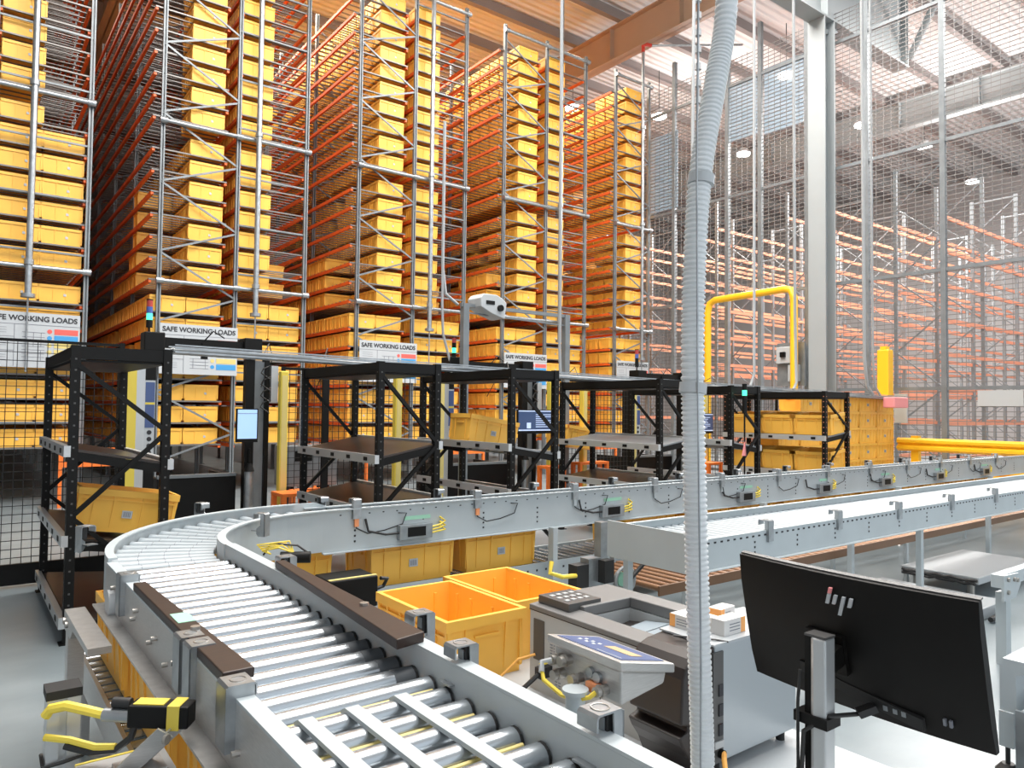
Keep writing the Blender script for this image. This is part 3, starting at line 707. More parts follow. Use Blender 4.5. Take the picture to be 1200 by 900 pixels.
for i, (x, y) in enumerate([(2.97, 8.2), (4.40, 8.15), (5.02, 8.15), (6.95, 8.2), (7.55, 8.15), (8.62, 8.15), (10.48, 8.2)]):
    t = thing('light_curtain_post', ['yellow light curtain post right of the blank blue screen', 'yellow light curtain post seen through the second black rack', 'yellow light curtain post between the second and third black racks', 'yellow light curtain post under the dark software screen',
        'yellow light curtain post right of the third black rack', 'yellow light curtain post left of the hose', 'yellow light curtain post right of the hose'][i], 'post', (x, y, 0), 'yellow light curtain posts')
    MB().box(x - .045, y - .045, 0.02, x + .045, y + .045, 2.0).build('housing', M['lc'], t, bevel=.01)
    MB().box(x - .03, y - .05, 0.15, x + .03, y - .045, 1.95).build('lens_strip', M['yell'], t)
    MB().box(x - .07, y - .07, 0, x + .07, y + .07, .02).build('foot', M['black'], t)

# stack lights
def stack_light(x, y, z0, z1, cols, lab, mk):
    t = thing('stack_light', lab, 'signal light', (x, y, z0))
    MB().tube((x, y, z0), (x, y, z1), .011, 8).build('pole', M['black'], t)
    z = z1
    MB().tube((x, y, z - .02), (x, y, z + .06), .032, 12).build('base', M['black'], t, smooth=True); z += .06
    for cname in cols:
        MB().tube((x, y, z), (x, y, z + .07), .03, 12).build('lens', M[cname], t, smooth=True); z += .07
    MB().tube((x, y, z), (x, y, z + .012), .032, 12).build('cap', M['black'], t, smooth=True)
    if mk: MB().prism([(x - .06, .0 + z1 - .56), (x, z1 - .36), (x + .02, z1 - .56)], 'y', y - .01, y).build('red_flag', M['pink'], t)
stack_light(7.98, 5.62, 0.0, 1.60, ['black', 'black', 'green', 'black'], 'black stack lamp showing green in front of the fifth black rack', True)
stack_light(1.62, 8.5, 2.37, 2.44, ['green', 'bluelamp', 'redlamp'], 'small red blue green stack lamp on the left gantry', False)
stack_light(5.45, 8.5, 2.30, 2.30, ['green', 'black', 'redlamp'], 'stack lamp glowing green on the middle gantry', False)
stack_light(9.08, 8.5, 2.27, 2.34, ['black', 'bluelamp', 'redlamp'], 'small red and blue stack lamp on the right gantry', False)
# galvanised frame with projector above the middle station
pf = thing('camera_frame', 'galvanised tube frame carrying a white device above the middle gantry', 'frame', (6.5, 8.45, 2.05))
MB().box(5.42, 8.22, 0.0, 5.51, 8.31, 3.02).build('post', M['galvp'], pf); MB().box(7.24, 8.22, 0.0, 7.33, 8.31, 3.02).build('post', M['galvp'], pf)
MB().bar((5.4, 8.265, 3.0), (7.33, 8.265, 3.0), .05, .05).bar((5.5, 8.265, 2.9), (7.25, 8.265, 2.86), .02, .02).build('cross_tube', M['galvp'], pf)
pj = MB().prism([(5.62, 2.98), (5.80, 2.90), (6.02, 2.84), (6.05, 3.06), (5.98, 3.12), (5.88, 3.16), (5.66, 3.16), (5.61, 3.10)], 'y', 8.10, 8.42).build('white_device', M['whiteplastic'], pf, bevel=.01)
MB().tube((5.93, 8.06, 2.98), (5.93, 8.10, 2.98), .045, 12).box(5.70, 8.09, 3.02, 5.84, 8.10, 3.07).build('lens', M['black'], pj, smooth=True)
MB().path([(5.2, 8.42, 5.5), (5.2, 8.42, 3.5), (5.25, 8.42, 3.15), (5.45, 8.42, 3.02)], .022, 8).path([(5.2, 8.42, 3.0), (5.22, 8.42, 2.6), (5.35, 8.42, 2.2), (5.36, 8.4, 2.05)], .018, 8).path([(5.2, 8.42, 3.5), (5.2, 8.42, 2.95)], .018, 8).build('conduit', M['cablew'], pf, smooth=True)

# grey cabinet and orange stools near left station
cbx = thing('control_cabinet', 'grey control cabinet with yellow button behind the second black rack', 'cabinet', (3.55, 8.9, 0.35))
MB().box(3.22, 8.75, 0.62, 3.88, 9.15, 1.12).build('body', M['galvp'], cbx, bevel=.01)
MB().box(3.33, 8.745, .93, 3.55, 8.75, 1.05).build('dark_window', M['black'], cbx); MB().box(3.68, 8.745, .93, 3.84, 8.75, 1.05).build('dark_window', M['black'], cbx)
MB().tube((3.44, 8.72, .99), (3.44, 8.745, .99), .035, 12).build('button', M['lc'], cbx)
for x in (3.3, 3.76): MB().box(x, 8.8, 0, x + .04, 9.1, .62).build('stand_leg', M['black'], cbx)
def stool(x0, x1, y0, y1, z, lab):
    t = thing('step_stool', lab, 'stool', ((x0 + x1) / 2, y0, 0), 'orange stools')
    MB().box(x0, y0, z - .035, x1, y1, z).build('seat', M['stool'], t)
    for x in (x0, x1 - .05):
        for y in (y0, y1 - .05): MB().box(x, y, 0, x + .05, y + .05, z - .035).build('leg', M['stool'], t)
    MB().box(x0 + .05, y0 + .01, .2, x1 - .05, y0 + .04, .24).build('rung', M['stool'], t)
stool(2.82, 3.18, 7.75, 8.1, 0.66, 'orange steel stool at foot of the yellow post by left gantry')
stool(3.25, 4.2, 8.62, 8.72, 0.60, 'long orange bench under the grey control cabinet')
stool(6.62, 6.95, 7.85, 8.1, 0.80, 'orange steel stool under the dark software screen')
stool(7.35, 7.95, 8.0, 8.2, 0.82, 'orange steel bench seen through the fourth black rack')
stool(10.2, 10.6, 7.9, 8.2, 0.72, 'orange steel stool right of the hose, left of the stacked totes')

# ------------------------------------------------------------------ roller conveyors
XL, XR = 0.545, 1.02       # side frames of the near straight section
RZ, RR = 0.868, 0.031      # roller axis height and radius
CX, CY, RI, RO = 1.84, 3.53, 0.82, 1.295
cv = thing('roller_conveyor', 'near curved roller conveyor in pale grey steel, bending away to the right', 'conveyor', (0.8, 2.0, 0))
Y0 = 0.35
XA1 = 13.9
# left (outer) frame: straight + curve + far straight
lf = MB().box(XL - 0.012, Y0, 0.764, XL, CY, 0.922).box(XL - 0.06, Y0, 0.757, XL, CY, 0.764)
lf.build('outer_side_frame', M['stain'], cv)
MB().box(XL - 0.012, Y0, 0.922, XL + 0.030, CY, 0.93).build('outer_top_flange', M['frame'], cv)
oc = arc(CX, CY, RO, 180, 90, 24)
cf = MB().ribbon(oc, 0.012, 0.76, 0.945).ribbon(arc(CX, CY, RO - .012, 180, 90, 24), 0.036, 0.938, 0.946)
cf.prism([(1.84, 0.76), (2.06, 0.76), (2.06, 0.92), (1.98, 0.945), (1.84, 0.945)], 'y', CY + RO - .006, CY + RO + .006)
cf.build('curved_guard', M['frame'], cv)
ff = MB().box(1.9, CY + RO, 0.70, XA1, CY + RO + .012, 0.915).box(1.9, CY + RO - .03, 0.907, XA1, CY + RO + .012, 0.915)
ff.build('far_side_frame', M['frame'], cv)
# right (inner) frame
rf = MB().box(XR, Y0, 0.72, XR + 0.012, CY, 0.9495).box(XR, Y0, 0.950, XR + 0.045, CY, 0.958)
rf.build('inner_side_frame', M['frame'], cv)
ic = arc(CX, CY, RI, 180, 90, 16)
MB().ribbon(ic, 0.012, 0.70, 0.9495).ribbon(arc(CX, CY, RI - .014, 180, 90, 16), .04, .950, .958).build('curved_inner_frame', M['frame'], cv)
YA = CY + RI
nf = MB().box(CX, YA - .006, 0.688, XA1, YA + .006, 0.9505).box(CX, YA - .03, 0.951, XA1, YA + .006, 0.958).box(CX, YA - .035, 0.686, XA1, YA + .006, 0.692)
nf.mark(1)
# slots in the near frame
hl = nf; x = 1.95
while x < XA1:
    hl.box(x, YA - .0085, .915, x + .012, YA - .005, .922)
    if int(x * 10) % 5 == 0:
        for q in range(4): hl.box(x, YA - .0085, .74 + .035 * q, x + .012, YA - .005, .752 + .035 * q)
    x += 0.1
# dashed edge strip on top of near frame
ds = nf.mark(2); x = 2.0
while x < XA1: ds.box(x, YA - .028, .9578, x + .035, YA - .02, .959); x += 0.06
nf.build('near_side_frame', [M['frame'], M['hole'], M['greyink']], cv)
# rollers, straight part
def roller(x0, x1, y, z, r=RR, dark=False):
    o = MB().tube((x0, y, z), (x1, y, z), r, 16).build('roller', M['roller'], cv, smooth=True)
    MB().tube((x1 + .001, y, z), (x1 + .008, y, z), r * 1.02, 12).build('end_cap', M['rubber'], o)
    if dark: MB().tube((x1 - .06, y, z), (x1 - .001, y, z), r * 1.03, 16).build('dark_sleeve', M['grip'], o, smooth=True)
PITCH = 0.0935
n = 0; y = 3.448
YS = []
while y > 1.66: YS.append(y); y -= PITCH
for i, y in enumerate(YS): roller(XL + 0.012, XR - 0.012, y, RZ, dark=(i > len(YS) - 8 and i < len(YS) - 1))
# transfer section: wider pitch, belts between
YT = []; y = 1.59
while y > 0.45: YT.append(y); y -= 0.094
for y in YT: roller(XL + .012, XR - .012, y, RZ - .003, 0.030)
for x in (0.645, 0.757, 0.884):
    st = MB().box(x - .017, 0.45, .893, x + .017, 1.60, .904); st.prism([(1.60, .893), (1.60, .904), (1.625, .89), (1.62, .88)], 'x', x - .017, x + .017)
    st.build('transfer_belt', M['frame'], cv)
for y in YT[::2]:
    MB().tube((XL + .02, y + .05, .872), (XR - .02, y + .05, .872), .007, 8).build('yellow_shaft', M['yell'], cv)
MB().box(XL, Y0, .70, XR, 1.6, .80).build('drive_housing', M['stain'], cv)
# curve rollers: tapered segments on radial axes
for i in range(19):
    a = math.radians(178.5 - i * 4.8)
    d = Vector((math.cos(a), math.sin(a), 0)); c0 = Vector((CX, CY, RZ))
    rg = MB().tube(c0 + d * (RI + .02), c0 + d * (RO - .02), .022, 14, .033).mark(1)
    for q in range(1, 4):
        rr = RI + .02 + (RO - RI - .04) * q / 4; rg.tube(c0 + d * (rr - .001), c0 + d * (rr + .002), .0226 + .011 * q / 4, 12)
    rg.build('curve_roller', [M['rollerw'], M['greyink']], cv, smooth=True)
# far straight rollers: visible ones as parts
x = 1.95; cnt = 0
rest = MB()
while x < XA1:
    if cnt < 30: MB().tube((x, YA + .02, RZ), (x, CY + RO - .02, RZ), RR, 12).build('roller', M['roller'], cv, smooth=True)
    else: rest.tube((x, YA + .02, RZ), (x, CY + RO - .02, RZ), RR, 8)
    x += 0.075; cnt += 1
ro = rest.build('rollers', M['roller'], cv, smooth=True); ro['kind'] = 'stuff'
# chain sprocket at inner bend
sp = MB()
for q in range(16): sp.tube((1.035 + .012 * math.cos(q * 1.1), 3.46 + .012 * q * .5, .86 + .0045 * q), (1.05, 3.465 + .012 * q * .5, .865 + .0045 * q), .010, 6)
sp.build('drive_chain', M['bolt'], cv)
# bolts and fittings on the left frame face
for (yy, zz) in ((1.25, .86), (1.20, .84), (1.15, .82), (1.40, .87), (2.25, .89), (2.28, .86), (2.55, .86), (2.62, .83), (2.85, .88), (2.9, .84), (3.1, .88), (3.12, .83), (3.3, .87), (1.75, .85), (1.7, .82), (2.4, .82)):
    MB().tube((XL - .03, yy, zz), (XL - .012, yy, zz), .008, 8).build('bolt_head', M['bolt'], cv)
MB().tube((XL - .035, 3.34, .80), (XL - .012, 3.34, .80), .055, 18).build('bearing_cover', M['whiteplastic'], cv, smooth=True)
# legs
def leg(x, y, zt, nm='leg', foot=True):
    l = MB().box(x - .022, y - .03, .09 if foot else 0, x + .022, y + .03, zt); o = l.build(nm, M['frame'], cv)
    if foot: MB().tube((x, y, .02), (x, y, .09), .009, 8).tube((x, y, 0), (x, y, .02), .045, 12, .03).build('levelling_foot', M['bolt'], o)
for x in (3.67, 6.4, 9.2, 12.0):
    leg(x, YA - .06, .70); leg(x, CY + RO + .155, .72)
lg = MB().box(0.40, 3.52, 0, 0.46, 3.60, 0.735).prism([(3.42, .66), (3.62, .66), (3.62, .735), (2.95, .745), (2.95, .72), (3.35, .71)], 'x', .395, .47)
lgo = lg.build('end_leg', M['stain'], cv)
for yy, zz in ((3.50, .70), (3.57, .70)): MB().tube((.385, yy, zz), (.396, yy, zz), .014, 10).build('leg_bolt', M['bolt'], lgo)
MB().box(XL - .03, 1.1, 0, XL + .02, 1.16, .76).build('leg', M['stain'], cv); MB().box(XR, 1.1, 0, XR + .05, 1.16, .72).build('leg', M['frame'], cv)
# brown guide bars
def guide_bar(pts, z0, z1, lab):
    return tag(MB().prism(pts, 'z', z0, z1).build('guide_bar', M['brownbar'], bevel=.003), lab, 'guide bar')
gb1 = guide_bar([(XL - .012, 1.84), (XL - .012, 2.95), (XL + .03, 2.95), (XL + .065, 1.84)], .931, .957, 'dark brown guide bar bolted on the left conveyor edge with green tape')
MB().box(XL + .0, 2.33, .957, XL + .05, 2.44, .9585).build('green_tape', M['greentape'], gb1).parent = gb1
MB().tube((XL + .025, 2.24, .957), (XL + .025, 2.24, .967), .014, 10).build('bolt', M['bolt'], gb1)
gb2 = guide_bar([(XR - .07, 1.74), (XR + .025, 1.76), (XR + .05, 2.9), (XR + .012, 2.9)], .959, .987, 'dark brown guide bar on the right conveyor edge beside the yellow totes')
MB().tube((XR + .01, 2.1, .987), (XR + .01, 2.1, .995), .014, 10).build('bolt', M['bolt'], gb2)
for g in (gb1, gb2):
    for ch in g.children: ch.matrix_parent_inverse = Matrix()

# photo-eye brackets
def bracket_proto(closed, name='sensor_bracket'):
    t = thing(name, 'bracket', 'bracket', (0, 0, 0))
    th = .004; w = .075 if closed else .055
    b = MB()
    # C section in (x,z): outer plate at x=0, cap to +x, inner lip
    prof = [(0, -.06 if closed else -.035), (0, .085), (.006, .092), (.066, .092), (.072, .086), (.072, .060), (.068, .060), (.068, .084), (.064, .088), (.008, .088), (.004, .084), (.004, -.06 if closed else -.035)]
    b.prism(prof, 'y', -w / 2, w / 2)
    cheek = [(0.0, -.06), (0.0, .088), (.066, .088), (.066, .062), (.060, .056), (.060, .0), (.03, -.06)] if closed else [(0.0, -.035), (0.0, .088), (.028, .088), (.026, .03), (.05, .008), (.05, -.02), (.04, -.035)]
    b.prism(cheek, 'y', w / 2 - th, w / 2)
    if closed: b.prism(cheek, 'y', -w / 2, -w / 2 + th)
    b.box(.03, -w / 2, -.006, .085, w / 2 - .004, -.002)
    b.build('plate', M['galv'], t, local=True)
    r = MB(); ring = [(.038 + .018 * math.cos(q * PI / 8), .018 * math.sin(q * PI / 8), .0925) for q in range(17)]; r.path(ring, .0018, 5)
    r.build('cap_ring', M['bolt'], t, local=True)
    if not closed:
        s = MB().box(.012, -.018, .03, .034, .016, .086); s.build('sensor_body', M['cable'], t, local=True)
        s = MB().box(.0345, -.010, .045, .038, .010, .075); s.build('sensor_eye', M['galvp'], t, local=True)
    return t
BRS = [bracket_proto(False), bracket_proto(True)]; BR_USED = [False, False]
def bracket(loc, rz, lab, grp, sc=1.0, closed=False):
    c = int(closed)
    if not BR_USED[c]: o = BRS[c]; BR_USED[c] = True; o['label'] = lab
    else: o = dup(BRS[c], label=lab)
    o['group'] = grp; o.location = loc; o.rotation_euler = (0, 0, rz); o.scale = (sc,) * 3
    return o
g = 'galvanised sensor brackets'
bracket((.512, 3.13, .866), 0, 'galvanised sensor bracket at upper end of the left brown guide bar', g, 1.0, True)
bracket((.512, 2.21, .866), 0, 'galvanised sensor bracket, rear one of the pair on left frame', g, 1.0, True)
bracket((.514, 2.11, .868), 0, 'galvanised sensor bracket, front one of the pair on left frame', g, 1.0, True)
bracket((.510, 1.77, .868), 0, 'galvanised sensor bracket nearest the camera on the left frame', g, 1.0, True)
bracket((1.148, 1.90, .908), PI, 'galvanised sensor bracket at near end of the right brown bar', g)
bracket((1.090, 1.59, .908), PI, 'galvanised sensor bracket beside the big tote, right of the brown bar', g)
ob_ = bracket((1.092, 1.08, .905), PI, 'galvanised sensor bracket below the stainless keypad terminal', g, 1.05)
ot_ = MB().box(.034, -.0285, .0, .044, -.024, .075).build('orange_tag', M['orangetag'], ob_, local=True)
bracket((0.50, 4.15, .91), 0.4, 'galvanised sensor bracket outside the curve at its leftmost point', g)
bracket((1.22, 4.80, .91), -1.2, 'galvanised sensor bracket at the back of the curve', g)
bracket((1.40, 4.07, .915), 2.3, 'galvanised sensor bracket on the inner bend of the curve', g)
bracket((1.13, 2.95, .90), PI, 'galvanised sensor bracket behind the upper end of the right brown bar', g)
NX = [2.06 + .935 * k for k in range(12)]
names = ['first', 'second', 'third', 'fourth', 'fifth', 'sixth', 'seventh', 'eighth', 'ninth', 'tenth', 'eleventh', 'twelfth']
for k, x in enumerate(NX):
    bracket((x, YA - .03, .925), PI / 2, 'galvanised sensor bracket on near edge of long straight conveyor, %s from the bend' % names[k], 'sensor brackets on the straight conveyor')
    bracket((x - .02, CY + RO + .035, .89), -PI / 2, 'galvanised reflector bracket on far edge of long straight conveyor, %s from the bend' % names[k], 'reflector brackets on the straight conveyor')
    # cable loop below each near bracket
    w = MB().path([(x, YA - .015, .93), (x - .01, YA - .02, .88), (x + .0, YA - .02, .83), (x + .08, YA - .02, .79), (x + .2, YA - .02, .80), (x + .33, YA - .02, .83), (x + .36, YA - .02, .90), (x + .30, YA - .018, .905)], .004, 6)
    tag(w.build('sensor_cable', M['cable']), 'thin black sensor cable looped on long conveyor side, %s from the bend' % names[k], 'cable', 'sensor cables')
    tg = MB().box(x - .014, YA - .026, .84, x + .014, YA - .012, .90); tag(tg.build('cable_tag', M['orangetag'] if k < 2 else M['frame']), 'small %s cable tag under the %s sensor bracket of the long conveyor' % ('orange' if k < 2 else 'pale', names[k]), 'tag', 'cable tags')
# drive cards
def card(x, y, z, lab, sc=1.0):
    t = thing('drive_card', lab, 'control box', (x, y, z), 'grey drive card boxes')
    MB().box(x - .125 * sc, y - .045, z - .05, x + .125 * sc, y, z + .05).build('housing', M['galv'], t, bevel=.004)
    MB().box(x - .065 * sc, y - .049, z - .03, x + .07 * sc, y - .045, z + .032).build('connector_bay', M['black'], t)
    MB().box(x - .07, y - .004, z + .075, x + .13, y, z + .10).build('green_label', M['greentape'], t)
    cx = MB()
    for q in range(3): cx.path([(x + .12, y - .03, z + .02 - .02 * q), (x + .18, y - .04, z + .03 - .02 * q), (x + .24, y - .02, z + .05 - .03 * q), (x + .2, y - .012, z + .08 - .03 * q)], .007, 6)
    cx.build('yellow_cables', M['cabley'], t)
    MB().path([(x - .12, y - .03, z), (x - .22, y - .03, z), (x - .34, y - .02, z + .03), (x - .36, y - .015, z + .11)], .008, 6).build('grey_cable', M['cable'], t)
cards = [2.48, 4.33, 6.16, 7.58, 8.95, 10.4, 11.9]
for k, x in enumerate(cards): card(x, YA - .007, .775, 'grey drive card box on the long conveyor side, %s from the bend' % names[k])
card_lab = MB().box(1.52, YA - .012, .77, 1.60, YA - .006, .86)
# motor with cables at bend
mt = thing('drive_motor', 'small motor with yellow cables inside the conveyor bend', 'motor', (1.55, 4.0, .75))
MB().tube((1.46, 4.02, .765), (1.6, 3.94, .765), .032, 14).build('body', M['black'], mt, smooth=True)
yc = MB()
for q in range(4): yc.path([(1.52, 3.98, .79), (1.45 + .02 * q, 4.02, .82 + .01 * q), (1.38 - .01 * q, 4.08, .80 + .012 * q), (1.44, 4.12, .77)], .005, 6)
yc.build('yellow_cables', M['cabley'], mt)
MB().path([(1.60, 3.95, .78), (1.54, 3.98, .83), (1.42, 4.06, .84), (1.40, 4.12, .77)], .006, 6).build('black_cable', M['cable'], mt)

# ------------------------------------------------------------------ lower conveyor under the long one
lc = thing('lower_conveyor', 'lower roller conveyor carrying yellow totes beneath the long one', 'conveyor', (4, 4.6, 0))
MB().box(1.3, 4.92, .16, 13.5, 4.935, .42).build('far_side_frame', M['frame'], lc)
MB().box(8.5, YA + .03, .16, 13.5, YA + .045, .42).build('near_side_frame', M['frame'], lc)
hh = MB().box(1.3, YA + .03, .16, 8.5, YA + .045, .42).mark(1); x = 3.4
while x < 6: hh.box(x, YA + .027, .36, x + .015, YA + .031, .375); x += .09
hh.build('near_side_frame', [M['frame'], M['hole']], lc)
x = 1.35; cnt = 0; rest = MB()
while x < 13.4:
    if cnt < 70: MB().tube((x, YA + .05, .385), (x, 4.915, .385), .022, 10).build('roller', M['roller'], lc, smooth=True)
    else: rest.tube((x, YA + .05, .385), (x, 4.915, .385), .022, 8)
    x += .09; cnt += 1
ro = rest.build('rollers', M['roller'], lc, smooth=True); ro['kind'] = 'stuff'
for x in (1.6, 4.2, 6.8, 9.4, 12):
    for y in (YA + .02, 4.955): MB().box(x, y - .02, 0, x + .05, y + .02, .3).build('leg', M['frame'], lc)
for k, x in enumerate((1.62, 2.54, 3.29, 4.92, 5.7, 6.5, 7.3, 8.1, 8.9, 9.7, 10.5, 11.3, 12.1)):
    tote((x, 4.635, .408), 0, ['yellow tote under the conveyor bend, half hidden by brackets', 'yellow tote with grey label under the long conveyor, left of pair', 'yellow tote with grey label under the long conveyor, right of pair',
        'yellow tote under the long conveyor, first past the second conveyor end', 'yellow tote under the long conveyor, second past the second conveyor end', 'yellow tote under the long conveyor, third past the second conveyor end', 'yellow tote under the long conveyor, fourth past the second conveyor end',
        'yellow tote under the long conveyor, fifth past the second conveyor end', 'yellow tote under the long conveyor, sixth past the second conveyor end', 'yellow tote under the long conveyor, seventh past the second conveyor end', 'yellow tote under the long conveyor, eighth past the second conveyor end',
        'yellow tote under the long conveyor, ninth past the second conveyor end', 'yellow tote under the long conveyor, tenth past the second conveyor end'][k], 'totes on the lower conveyor')
# black reader box between bend and totes
rb = thing('scanner_box', 'black scanner box with yellow strip left of the lower totes', 'scanner', (1.9, 4.1, .40))
MB().box(1.74, 3.98, .42, 2.04, 4.22, .60).build('body', M['black'], rb, bevel=.008)
MB().box(1.74, 3.995, .60, 2.04, 4.02, .604).build('strip', M['yell'], rb)
MB().path([(2.04, 4.05, .5), (2.10, 4.03, .52), (2.11, 4.0, .57), (2.06, 3.99, .58)], .012, 6).build('handle', M['cable'], rb)
MB().box(1.86, 4.06, 0, 1.92, 4.12, .42).build('stand', M['frame'], rb)

# lower conveyor under the near section, with totes seen at left
l2 = thing('lower_conveyor', 'lower roller conveyor under the near section with yellow totes', 'conveyor', (.75, 2.4, 0))
MB().box(.50, 1.2, .30, .515, 4.1, .44).build('near_side_frame', M['stain'], l2); MB().box(.98, 1.2, .30, .995, 4.1, .44).build('far_side_frame', M['frame'], l2)
y = 1.25
while y < 4.05:
    MB().tube((.52, y, .40), (.975, y, .40), .022, 10).build('roller', M['roller'], l2, smooth=True); y += .09
for y in (1.5, 3.9):
    for x in (.5, .955): MB().box(x, y, 0, x + .04, y + .05, .3).build('leg', M['stain'], l2)
for k, y in enumerate((3.62, 2.80, 1.95)):
    tote((.765, y, .424), PI / 2, 'yellow tote beneath the near conveyor at left, ' + ['farthest', 'middle, behind the barcode reader', 'nearest'][k], 'totes under the near conveyor')

# barcode reader on bracket, aluminium post
br = thing('barcode_reader', 'black and yellow barcode reader with yellow cables on steel bracket', 'barcode reader', (.36, 2.0, 0))
p0 = Vector((.372, 2.03, .838)); AX = Vector((.120, -.085, -.004)); BK = Vector((-.10, .075, .006))
MB().bar(p0, p0 + AX, .055, .055).build('body', M['black'], br, bevel=.005)
q0 = p0 + AX * .66; MB().bar(q0, q0 + AX * .2, .059, .059).build('yellow_band', M['lc'], br)
q0 = p0 + AX * .08 + Vector((0, 0, .0285)); MB().bar(q0, q0 + AX * .5, .040, .003).build('yellow_label', M['lc'], br)
MB().tube(p0 + Vector((0, 0, -.008)), p0 + BK * .55 + Vector((0, 0, -.008)), .016, 12).build('connector', M['galv'], br, smooth=True)
MB().tube(p0 + Vector((0, .01, .02)), p0 + BK * .35 + Vector((0, .01, .02)), .013, 10).build('upper_connector', M['cable'], br, smooth=True)
MB().path([p0 + BK * .55 + Vector((0, 0, -.008)), p0 + BK * .9 + Vector((0, 0, .0)), p0 + BK * 1.3 + Vector((0, 0, .008)), p0 + BK * 1.6 + Vector((0, 0, -.002)), p0 + BK * 1.7 + Vector((0, 0, -.02))], .0125, 8).build('yellow_cable', M['cabley'], br, smooth=True)
MB().path([p0 + BK * .3 + Vector((0, 0, -.085)), p0 + BK * .7 + Vector((0, 0, -.088)), p0 + BK * 1.2 + Vector((0, 0, -.075)), p0 + BK * 1.7 + Vector((0, 0, -.072))], .009, 8).build('lower_yellow_cable', M['cabley'], br, smooth=True)
MB().path([p0 + Vector((.01, 0, -.025)), p0 + Vector((-.0, .0, -.06)), p0 + BK * .3 + Vector((0, 0, -.092)), p0 + BK * .8 + Vector((0, 0, -.102)), p0 + BK * 1.3 + Vector((0, 0, -.09))], .009, 8).build('black_cable', M['cable'], br, smooth=True)
bk = MB().bar((.385, 2.03, .715), (.462, 1.965, .812), .045, .005, (.5, .6, .6)).bar((.350, 1.99, .715), (.428, 1.925, .812), .045, .005, (.5, .6, .6)).box(.335, 1.955, .712, .44, 2.05, .718)
bk.bar((.360, 2.01, .717), (.445, 1.945, .812), .05, .004, (-.6, .5, .5)).build('bracket', M['stain'], br)
MB().tube((.352, 1.975, .718), (.352, 1.975, .727), .015, 10).build('bracket_bolt', M['bolt'], br, smooth=True)
MB().tube((.425, 1.918, .800), (.430, 1.912, .800), .012, 10).build('pivot_bolt', M['bolt'], br, smooth=True)
MB().box(.262, 1.92, .680, .46, 2.10, .711).build('support_arm', M['alu'], br)
MB().box(.262, 2.10, .695, .46, 2.108, .713).build('yellow_edge', M['lc'], br)
MB().box(.27, 2.0, 0, .31, 2.06, .68).build('stand', M['alu'], br)
ap = thing('aluminium_post', 'upright aluminium profile post with black end cap at lower left', 'post', (.245, 2.24, 0))
prof = [(.208, 2.19), (.235, 2.19), (.235, 2.20), (.252, 2.20), (.252, 2.19), (.282, 2.19), (.282, 2.26), (.208, 2.26)]
MB().prism(prof, 'z', 0, .852).build('profile', M['alu'], ap)
MB().box(.205, 2.187, .852, .285, 2.263, .874).build('end_cap', M['rubber'], ap)
cz = MB().path([(.205, 2.27, .69), (.202, 2.185, .69), (.245, 2.182, .695), (.288, 2.185, .70), (.288, 2.26, .70)], .005, 6); cz.build('cable_tie', M['cable'], ap)

# ------------------------------------------------------------------ second straight conveyor (right)
c2 = thing('roller_conveyor', 'pale grey straight roller conveyor at right with blank end plate', 'conveyor', (6, 2.9, 0))
XB0, XB1, YN, YO = 3.20, 14.2, 2.61, 3.22
nb = MB().box(XB0, YN, .712, XB1, YN + .012, .879).box(XB0, YN - .002, .879, XB1, YN + .035, .886).box(XB0, YN - .03, .710, XB1, YN + .012, .715)
MB().box(XB0, YO - .012, .712, XB1, YO, .893).box(XB0, YO - .03, .893, XB1, YO, .900).build('far_side_frame', M['frame'], c2)
MB().box(XB0 - .012, YN, .712, XB0, YO, .93).build('end_plate', M['frame'], c2)
hh = nb.mark(1); x = XB0 + .1
while x < 9:
    hh.box(x, YN - .0025, .856, x + .02, YN - .0005, .866)
    x += .06
x = XB0 + .15
while x < 12:
    for q in range(3): hh.box(x, YN - .0025, .76 + .03 * q, x + .012, YN - .0005, .772 + .03 * q)
    x += .45
nb.build('near_side_frame', [M['frame'], M['hole']], c2)
x = XB0 + .04; cnt = 0; rest = MB()
while x < XB1:
    if cnt < 100: MB().tube((x, YN + .02, .835), (x, YO - .02, .835), .021, 10).build('roller', M['rollerw'], c2, smooth=True)
    else: rest.tube((x, YN + .02, .835), (x, YO - .02, .835), .021, 8)
    x += .075; cnt += 1
ro = rest.build('rollers', M['rollerw'], c2, smooth=True); ro['kind'] = 'stuff'
for x in (3.34, 6.0, 8.85, 11.7):
    for y in (YN + .03, YO - .03):
        l = MB().box(x - .022, y - .02, .10, x + .022, y + .02, .73); o = l.build('leg', M['frame'], c2)
        MB().tube((x, y, .02), (x, y, .1), .008, 8).tube((x, y, 0), (x, y, .02), .04, 12, .025).build('levelling_foot', M['bolt'], o)
for k, x in enumerate((3.95, 4.75, 5.6, 6.5, 7.4, 8.4)):
    bracket((x, YN - .016, .852), PI / 2, 'galvanised bracket on the near edge of right conveyor, %s from its end plate' % names[k], 'brackets on the right conveyor', 1.0)
l3 = thing('lower_conveyor', 'low roller bed with brown painted reflection behind the right conveyor, seen under its side frame', 'conveyor', (8.5, 3.7, 0))
MB().box(3.72, 3.27, .38, 13.6, 3.285, .445).build('near_side_frame', M['brownroll'], l3); MB().box(3.72, 4.05, .36, 13.6, 4.065, .445).build('far_side_frame', M['frame'], l3)
x = 3.76; cnt = 0; rest = MB()
while x < 13.55:
    if cnt < 60: MB().tube((x, 3.287, .42), (x, 4.048, .42), .022, 10).build('roller', M['brownroll'], l3, smooth=True)
    else: rest.tube((x, 3.287, .42), (x, 4.048, .42), .022, 8)
    x += .09; cnt += 1
ro = rest.build('rollers', M['brownroll'], l3, smooth=True); ro['kind'] = 'stuff'
for x in (4.0, 7.2, 10.4, 13.4):
    for y in (3.30, 4.03): MB().box(x, y - .015, 0, x + .04, y + .015, .37).build('leg', M['frame'], l3)
